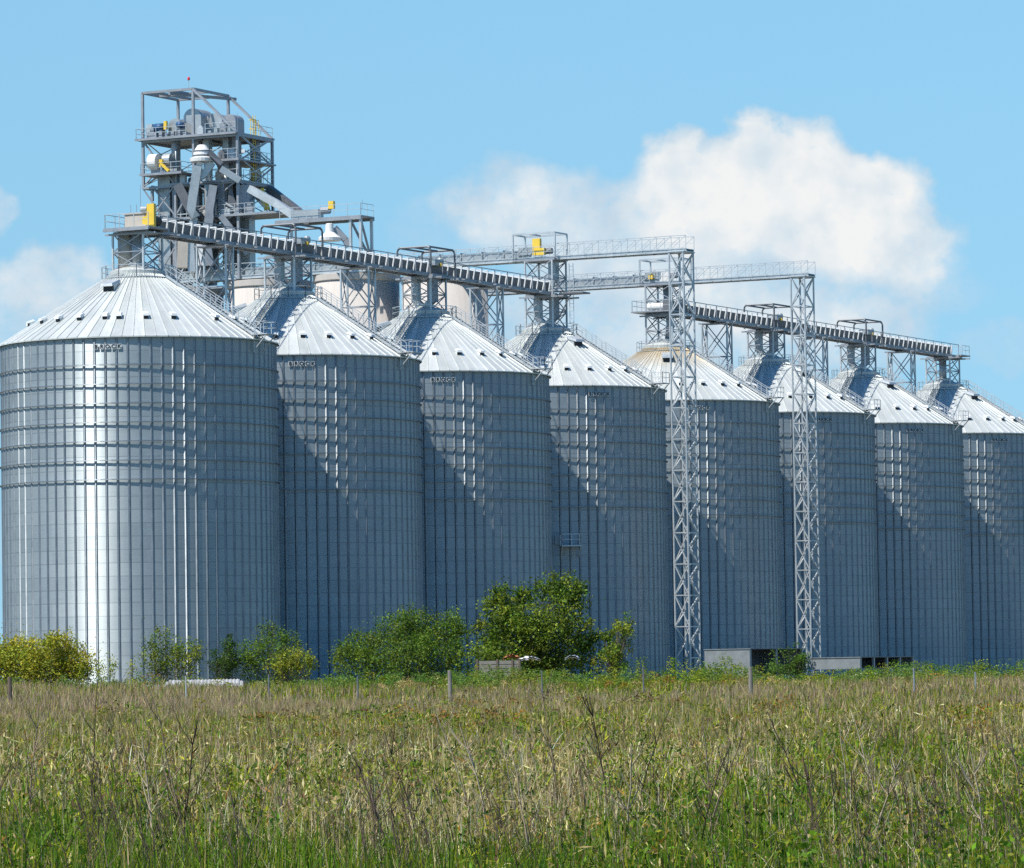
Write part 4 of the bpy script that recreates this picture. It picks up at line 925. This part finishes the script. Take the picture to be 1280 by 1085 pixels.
def bits(n, Y0, Y1, margin=1.2):                # short leaves, tillers and bent straw that fill the sward
    q = rng.random(n); Y = 1 / (1 / Y1 + (1 / Y0 - 1 / Y1) * q); X = (rng.random(n) * 2 - 1) * Y * (640 / F) * margin
    cl = vnoise(X, Y * .6, .55, 11); cl2 = vnoise(X, Y * .5, 1.6, 12); p = patch(X, Y)
    top = (.06 + .50 * cl ** 1.5 + .42 * cl2 ** 1.3) * (1 - .4 * np.clip((Y - 130) / 40, 0, 1)); u = rng.random(n) ** .55; z = land(X, Y) + top * u
    sc = (np.maximum(Y, 24) / 40) ** .62; L = (.05 + .13 * rng.random(n) ** 2) * sc; W = (.008 + .011 * rng.random(n)) * sc
    th = rng.random(n) * 6.283; el = rng.normal(.65, .55, n)
    a = np.stack([np.cos(th) * np.cos(el), np.sin(th) * np.cos(el), np.sin(el)], 1) * L[:, None] * .5
    t2 = th + 1.571 + rng.normal(0, .4, n); b = np.stack([np.cos(t2), np.sin(t2), rng.normal(0, .5, n)], 1) * W[:, None] * .5
    P = np.stack([X, Y, z], 1); V = np.stack([P - a - b * .6, P - a * .1 + b * 1.3, P + a, P - a * .1 - b * 1.3], 1)
    k2 = vnoise(X, Y * .5, .8, 13); k3 = vnoise(X, Y * .5, .45, 14); nr = near(Y)
    wts = np.stack([.45 + .6 * p, .22 + .4 * p * nr + .25 * (k3 < .3), .6 + .5 * (k2 > .6), .18 + .9 * (1 - p) * (k2 < .6), .06 + .20 * (1 - p), .14 + .6 * (k3 > .66) * (1 - .5 * p), .06 + .35 * (k2 < .25) * (Y > 60)], 1)
    C = pal(n, [GREEN, DGREEN, YGREEN, TAN, STRAW, BROWN, RUST], wts, .28)
    return V.reshape(-1, 3), (np.arange(n) * 4)[:, None] + np.arange(4)[None], np.repeat(C[:, None], 4, 1).reshape(-1, 3)
add_stuff('meadow_growth', [bits(430000, 17, 300)], 'grass', 'short mixed green and straw growth between the grass blades')
def wisps():                                  # pinkish wispy seed heads of the tall dry grass belt
    return blades(70000, 150, 262, lambda X, Y: (.38 + .4 * rng.random(len(X))) * (.6 + .8 * vnoise(X, Y * .4, 3.0, 21)), lambda X, Y: .012 + .018 * rng.random(len(X)),
        lambda X, Y, n: pal(n, [PINK, TAN, BROWN, STRAW], [.6, .25, .15, .1]), .5, 1.0, keep=lambda X, Y: np.clip(vnoise(X, Y * .4, 7, 4) * 2.6 - .7, .06, 1), segs=2)
add_stuff('wispy_grass', [wisps()], 'grass', 'pinkish tan wispy tall grass belt along the old fence')
def leaf_quads(P, size, cols, up=.35):
    n = len(P); a = rng.normal(size=(n, 3)); a[:, 2] *= .8; a /= np.linalg.norm(a, axis=1, keepdims=True)
    b = np.cross(a, rng.normal(size=(n, 3))); b /= np.linalg.norm(b, axis=1, keepdims=True)
    s = (size * (.6 + .8 * rng.random(n)))[:, None] if np.ndim(size) == 0 else (size * (.6 + .8 * rng.random(n)))[:, None]
    a = a * s * .5; b = b * s * .3
    V = np.stack([P - a, P + b - a * .1, P + a, P - b - a * .1], 1)
    base = (np.arange(n) * 4)[:, None]; return V.reshape(-1, 3), base + np.arange(4)[None], np.repeat(cols[:, None], 4, 1).reshape(-1, 3)
def weeds(nc, Y0, Y1, hh, rr, per, size, cols, wts, keep=None, power=1.0, top=None):
    q = rng.random(nc); Y = 1 / ((1 / Y1) + (1 / Y0 - 1 / Y1) * q ** power); X = (rng.random(nc) * 2 - 1) * Y * (640 / F) * 1.25
    if keep is not None: k = keep(X, Y) > rng.random(nc); X = X[k]; Y = Y[k]; nc = len(X)
    H = (hh[0] + (hh[1] - hh[0]) * rng.random(nc)) * (.45 + .95 * vnoise(X, Y * .2, 4.5, 31)); Rr = rr[0] + (rr[1] - rr[0]) * rng.random(nc)
    cc = pal(nc, cols, wts, .12)
    X = np.repeat(X, per); Y = np.repeat(Y, per); H = np.repeat(H, per); Rr = np.repeat(Rr, per); cc = np.repeat(cc, per, 0)
    n = len(X); t = rng.random(n) ** .7; th = rng.random(n) * 6.283; rad = Rr * np.sqrt(rng.random(n)) * (1.1 - .6 * t)
    P = np.stack([X + np.cos(th) * rad, Y + np.sin(th) * rad, 0 * X], 1); P[:, 2] = land(P[:, 0], P[:, 1]) + H * t
    return leaf_quads(P, size * (np.maximum(Y, 40) / 60) ** .5, np.clip(cc * np.exp(rng.normal(0, .22, (n, 1))), 0, .8))
w1 = weeds(1500, 22, 120, (.3, .8), (.12, .4), 70, .045, [GREEN, DGREEN, YGREEN, RUST], [.4, .35, .3, .05], keep=lambda X, Y: .25 + .75 * patch(X, Y))
w2 = weeds(1300, 95, 185, (.35, .8), (.3, .9), 80, .055, [YGREEN, GREEN, RUST, BROWN, TAN], [.35, .25, .2, .12, .15], keep=lambda X, Y: np.clip(vnoise(X, Y, 5, 7) * 2 - .6, 0.02, 1))
add_stuff('weed_leaves', [w1, w2], 'leaf', 'low leafy green and rusty weeds scattered through the grass')
BG = (.10, .19, .03); BG2 = (.17, .24, .04)
w3 = weeds(2600, 268, 385, (.3, 1.5), (.3, 1.1), 110, .052, [BG, BG2, GREEN, YGREEN], [.4, .3, .2, .2], power=.6, keep=lambda X, Y: np.clip(.55 + .9 * np.exp(-((X / Y * F - 60) / 420) ** 2) + (Y > 340) * .5, 0, 1))
w4 = weeds(700, 250, 380, (.3, .9), (.3, 1.0), 90, .052, [YGREEN, RUST, TAN, BROWN], [.4, .15, .3, .2], power=.6)
add_stuff('roadside_weeds', [w3, w4], 'leaf', 'bright green weeds growing along the foot of the bins')

# ---- dead stalks
def stalk(b_pts, rnd, x, y, h, r0, cols, lean=None, dens=1.0, aim=None):
    z = gz(x, y); verts = []; faces = []
    a = rnd.uniform(0, 6.28) if aim is None else aim; ln = rnd.uniform(.02, .3) if lean is None else lean
    def tube(pts, r):
        k0 = len(verts)
        for j, p in enumerate(pts):
            rr = r * (1 - .65 * j / (len(pts) - 1))
            for t in (0, 2.094, 4.189): verts.append((p[0] + rr * math.cos(t), p[1] + rr * math.sin(t), p[2]))
        for j in range(len(pts) - 1):
            for q in range(3): c = k0 + j * 3; faces.append((c + q, c + (q + 1) % 3, c + 3 + (q + 1) % 3, c + 3 + q))
    main = []; px, py = x, y; n = 7
    for j in range(n + 1):
        t = j / n; main.append((x + math.cos(a) * ln * h * t ** 1.5 + rnd.uniform(-.012, .012), y + math.sin(a) * ln * h * t ** 1.5, z + h * t))
    tube(main, r0)
    for k in range(int(rnd.randint(5, 11) * dens)):
        t = rnd.uniform(.35, .97); j = int(t * n); p = main[j]; L = h * rnd.uniform(.08, .32) * (1.2 - t * .6); th = rnd.uniform(0, 6.28); up = rnd.uniform(.5, 1.4)
        q1 = (p[0] + math.cos(th) * L * .35, p[1] + math.sin(th) * L * .35, p[2] + L * up * .4); q2 = (q1[0] + math.cos(th) * L * .3, q1[1] + math.sin(th) * L * .3, q1[2] + L * up * .55)
        tube([p, q1, q2], r0 * .5)
        if rnd.random() < .6:
            th2 = th + rnd.uniform(-1.2, 1.2); tube([q1, (q1[0] + math.cos(th2) * L * .3, q1[1] + math.sin(th2) * L * .3, q1[2] + L * .35)], r0 * .35)
    col = np.array(cols[rnd.randrange(len(cols))]) * rnd.uniform(.8, 1.2)
    V = np.array(verts); return V, np.array(faces), np.tile(col, (len(V), 1))
rnd = random.Random(11)
SC = [(.10, .07, .05), (.14, .10, .07), (.30, .23, .15), (.45, .37, .26), (.20, .13, .10)]
parts = []
for k in range(700):
    Y = 1 / (1 / 150 + (1 / 24 - 1 / 150) * rnd.random()); X = rnd.uniform(-1, 1) * Y * .11 * 1.2
    parts.append(stalk(None, rnd, X, Y, rnd.uniform(.55, 1.05), rnd.uniform(.003, .006) * (Y / 40) ** .6, SC, dens=.8))
for k in range(75):                          # bunches of dark dead stems leaning the same way
    Y = 1 / (1 / 110 + (1 / 24 - 1 / 110) * rnd.random()); X = rnd.uniform(-1, 1) * Y * .11 * 1.2; ln = rnd.uniform(.05, .3)
    for q in range(rnd.randint(3, 8)):
        parts.append(stalk(None, rnd, X + rnd.gauss(0, .16), Y + rnd.gauss(0, .3), rnd.uniform(.55, 1.1), rnd.uniform(.005, .009) * (Y / 40) ** .5, SC[:2] + SC[4:], lean=ln, dens=.6, aim=rnd.uniform(2.6, 3.6)))
add_stuff('dry_stems', parts, 'dry', 'thin dry stems mixed through the field grass')
# the ones that stand out: px of the foot's column, py of the tip, distance
DW = [(122, 850, 42), (190, 868, 36), (178, 920, 33), (245, 900, 36), (372, 905, 40), (345, 960, 30), (540, 880, 38), (575, 905, 34), (625, 925, 38), (672, 846, 45), (735, 868, 44), (790, 930, 34), (640, 940, 31),
      (878, 905, 38), (935, 905, 34), (912, 930, 31), (1068, 896, 40), (1050, 905, 38), (1130, 935, 32), (1185, 925, 36), (1215, 940, 32), (1262, 915, 36), (958, 890, 42), (48, 880, 40), (20, 935, 33), (435, 935, 32), (480, 915, 36), (840, 880, 44), (1005, 945, 30), (1100, 905, 42)]
for (px, py, Y) in DW:
    c = at(px, py, Y); h = max(.4, c.z - gz(c.x, c.y)); ln = rnd.uniform(.02, .34); am = rnd.choice([rnd.uniform(2.4, 3.9), rnd.uniform(2.4, 3.9), rnd.uniform(-.6, .6)])
    c.x -= math.cos(am) * ln * h; c.y -= math.sin(am) * ln * h; v, f, cl = stalk(None, rnd, c.x, c.y, h, rnd.uniform(.009, .014), SC[:4], lean=ln, dens=1.7, aim=am)
    g = gz(c.x, c.y); me = np_mesh('dead_weed', v - np.array([c.x, c.y, g]), f, cl, 'dry'); o = bpy.data.objects.new('dead_weed', me); COL.objects.link(o); o.location = (c.x, c.y, g)
    tag(o, 'bare branching dead weed stalk standing up out of the foreground grass', 'dead weed', 'dead weed stalks in the foreground grass')

# ---- trees and bushes
def plant(name, label, cat, group, Y, lobes, leaf, n, cols, wts, trunk=True, seed=1):
    """lobes: (px, py, rx_px, ry_px, share) of the crown's clumps at distance Y"""
    global rng
    rng = np.random.default_rng(seed); rd = random.Random(seed); k = Y / F
    xs = [l[0] for l in lobes]; cx = sum(xs) / len(xs); c0 = at(cx, lobes[0][1], Y); g = gz(c0.x, Y)
    r = root(name, (c0.x, Y, g), 0, label, cat, group); inv = np.array([c0.x, Y, g])
    x0 = min(l[0] - l[2] for l in lobes); x1 = max(l[0] + l[2] for l in lobes); tt = sum(l[4] for l in lobes)
    if n > 1000: lobes = list(lobes) + [((x0 + x1) / 2 + q * (x1 - x0) * .25, 822 if trunk else 828, (x1 - x0) * .27, 22, tt * .13) for q in (-1, 0, 1)]
    tot = sum(l[4] for l in lobes); Ps = []; Cs = []; cl = []
    for (px, py, rx, ry, sh) in lobes:
        c = at(px, py, Y + rd.uniform(-.6, .6) * max(rx, 25) * k); m = int(n * sh / tot)
        ncl = max(3, m // 45); d = rng.normal(size=(ncl, 3)); d /= np.linalg.norm(d, axis=1, keepdims=True); d *= (rng.random(ncl) ** .38)[:, None] * rng.uniform(.8, 1.12, (ncl, 1))
        cc = np.array(c)[None] + d * np.array([rx * k, rx * k * .9, ry * k])[None]
        cr = (.24 + .3 * rng.random(ncl)) * (rx * k) ** .5; colc = pal(ncl, cols, wts, .16)
        idx = rng.integers(0, ncl, m); dd = rng.normal(size=(m, 3)) * cr[idx][:, None] * .55
        P = cc[idx] + dd; P = P[P[:, 2] > gz(c0.x, Y) + .05] if True else P
        idx = idx[:len(P)]; Ps.append(P); Cs.append(np.clip(colc[idx] * np.exp(rng.normal(0, .2, (len(P), 1))), 0, .8)); cl += [Vector(q) for q in cc[:: max(1, ncl // 7)]]
    P = np.concatenate(Ps); C = np.concatenate(Cs)
    if not trunk or True:
        dr = rng.random(len(P)) < (.10 if trunk else .30); P[dr, 2] = g + (P[dr, 2] - g) * rng.random(dr.sum())
        sp = rng.random(len(P)) < .05; P[sp] += rng.normal(0, 1, (sp.sum(), 3)) * np.array([.45, .45, .55])
        P[:, 2] = np.maximum(P[:, 2], g + .05)
    V, f, cc_ = leaf_quads(P, leaf, C)
    o = bpy.data.objects.new('crown', np_mesh('crown', V - inv, f, cc_, 'leaf')); COL.objects.link(o); o.parent = r
    b = MB(); tp = Vector((c0.x, Y, g + .8 * (1 if trunk else .3)))
    if trunk: b.tube([(c0.x, Y, g - .2), (c0.x + .05, Y, g + .5), tuple(tp)], .2, 8, .13)
    for q in cl:
        s0 = tp if trunk else Vector((c0.x + (q.x - c0.x) * .35, Y, g - .1)); mid = s0.lerp(q, .5) + Vector((rd.uniform(-.2, .2), rd.uniform(-.2, .2), .15)); b.tube([s0, mid, q], .06 if trunk else .02, 5, .01)
    b.build('trunk' if trunk else 'stems', 'bark', r)
YB = (.32, .33, .035); YB2 = (.24, .29, .03); OL = (.145, .20, .02); DK = (.035, .08, .012); MG = (.09, .165, .015)
sh = 'trees and bushes at the foot of the bins'
plant('leafy_tree', 'largest dark green leafy tree in front of the third and fourth bins', 'tree', sh, 386,
      [(668, 776, 50, 40, 6), (712, 745, 26, 28, 3), (628, 755, 26, 24, 2.6), (655, 790, 50, 28, 4), (720, 790, 26, 26, 2), (612, 790, 22, 24, 1.6), (690, 735, 26, 16, 1.5), (610, 812, 30, 14, 1.3), (738, 805, 16, 16, .8), (650, 745, 14, 14, .6)], .24, 26000, [OL, MG, YB2, DK], [.42, .3, .16, .14], True, 21)
plant('small_tree', 'small yellow green tree just right of the largest leafy tree', 'tree', sh, 384, [(772, 800, 18, 18, 2), (780, 782, 12, 11, 1), (760, 814, 18, 12, 1), (757, 796, 8, 10, .4)], .2, 3200, [OL, YB2, MG], [.5, .3, .2], True, 22)
plant('spreading_bush', 'wide spreading green bush left of the largest tree', 'bush', sh, 388, [(545, 785, 38, 26, 3), (500, 795, 36, 24, 3), (455, 808, 36, 20, 2.4), (530, 808, 50, 20, 2.5), (570, 800, 18, 30, 1.2), (432, 818, 20, 12, .8), (515, 775, 24, 16, 1)], .19, 26000, [MG, OL, BG], [.45, .35, .2], False, 23)
plant('yellow_bush', 'dense yellow green bush at the left edge of the photo', 'bush', sh, 362, [(30, 822, 42, 28, 3), (75, 820, 34, 26, 3), (-15, 825, 36, 30, 2.5), (55, 842, 60, 16, 2), (102, 834, 18, 18, 1), (20, 806, 24, 12, 1), (70, 802, 18, 9, .8)], .19, 26000, [YB, YB2, (.48, .40, .03)], [.5, .25, .25], False, 24)
plant('sapling', 'sparse yellow sapling in front of the glare on the nearest bin', 'sapling', sh, 360, [(134, 832, 14, 14, 1), (122, 838, 10, 14, .8), (158, 838, 12, 9, .5)], .15, 700, [YB, YB2], [.5, .5], False, 25)
plant('open_shrub', 'loose open green and yellow shrub before the middle of the nearest bin', 'shrub', sh, 372, [(198, 800, 18, 16, 1.4), (188, 818, 14, 16, 1), (232, 812, 20, 14, 1.5), (214, 825, 26, 14, 1.5), (246, 820, 10, 12, .6)], .17, 4800, [OL, YB2, MG], [.4, .35, .25], False, 26)
plant('conifer_shrub', 'small dark upright evergreen shrub before the right edge of the nearest bin', 'shrub', sh, 372, [(283, 825, 14, 16, 1.4), (287, 806, 8, 14, .9), (272, 832, 10, 10, .5)], .14, 4000, [DK, MG], [.5, .5], False, 27)
plant('open_shrub', 'airy green shrub between the nearest and second bins', 'shrub', sh, 374, [(318, 815, 24, 18, 1.5), (345, 806, 22, 18, 1.3), (335, 790, 16, 12, .6), (366, 800, 16, 12, .5), (308, 828, 24, 10, 1)], .16, 7000, [MG, BG, OL], [.4, .4, .2], False, 28)
plant('yellow_shrub', 'low yellow tinted shrub before the left edge of the second bin', 'shrub', sh, 370, [(362, 826, 20, 13, 1.4), (384, 828, 13, 10, .8), (350, 832, 18, 9, .7)], .16, 4500, [YB, YB2, BG], [.4, .4, .2], False, 29)
plant('leafy_weed_clump', 'green weed clump against the dark side of the larger sheet metal box', 'weed clump', None, 368, [(994, 832, 14, 10, 1.4), (1004, 824, 7, 9, .5), (972, 838, 12, 7, .7)], .14, 3500, [BG, MG], [.5, .5], False, 30)
plant('leafy_weed_clump', 'tall pale weed clump in front of the light panel of the larger metal box', 'weed clump', None, 366, [(908, 832, 12, 14, 1), (896, 838, 14, 9, .6), (925, 836, 10, 10, .5)], .14, 520, [BG2, YB2], [.5, .5], False, 31)
plant('leafy_weed_clump', 'small green weed clump above the wider grey metal crate at the right', 'weed clump', None, 370, [(1234, 838, 14, 12, 1), (1246, 845, 12, 8, .5)], .14, 900, [BG, MG], [.5, .5], False, 32)
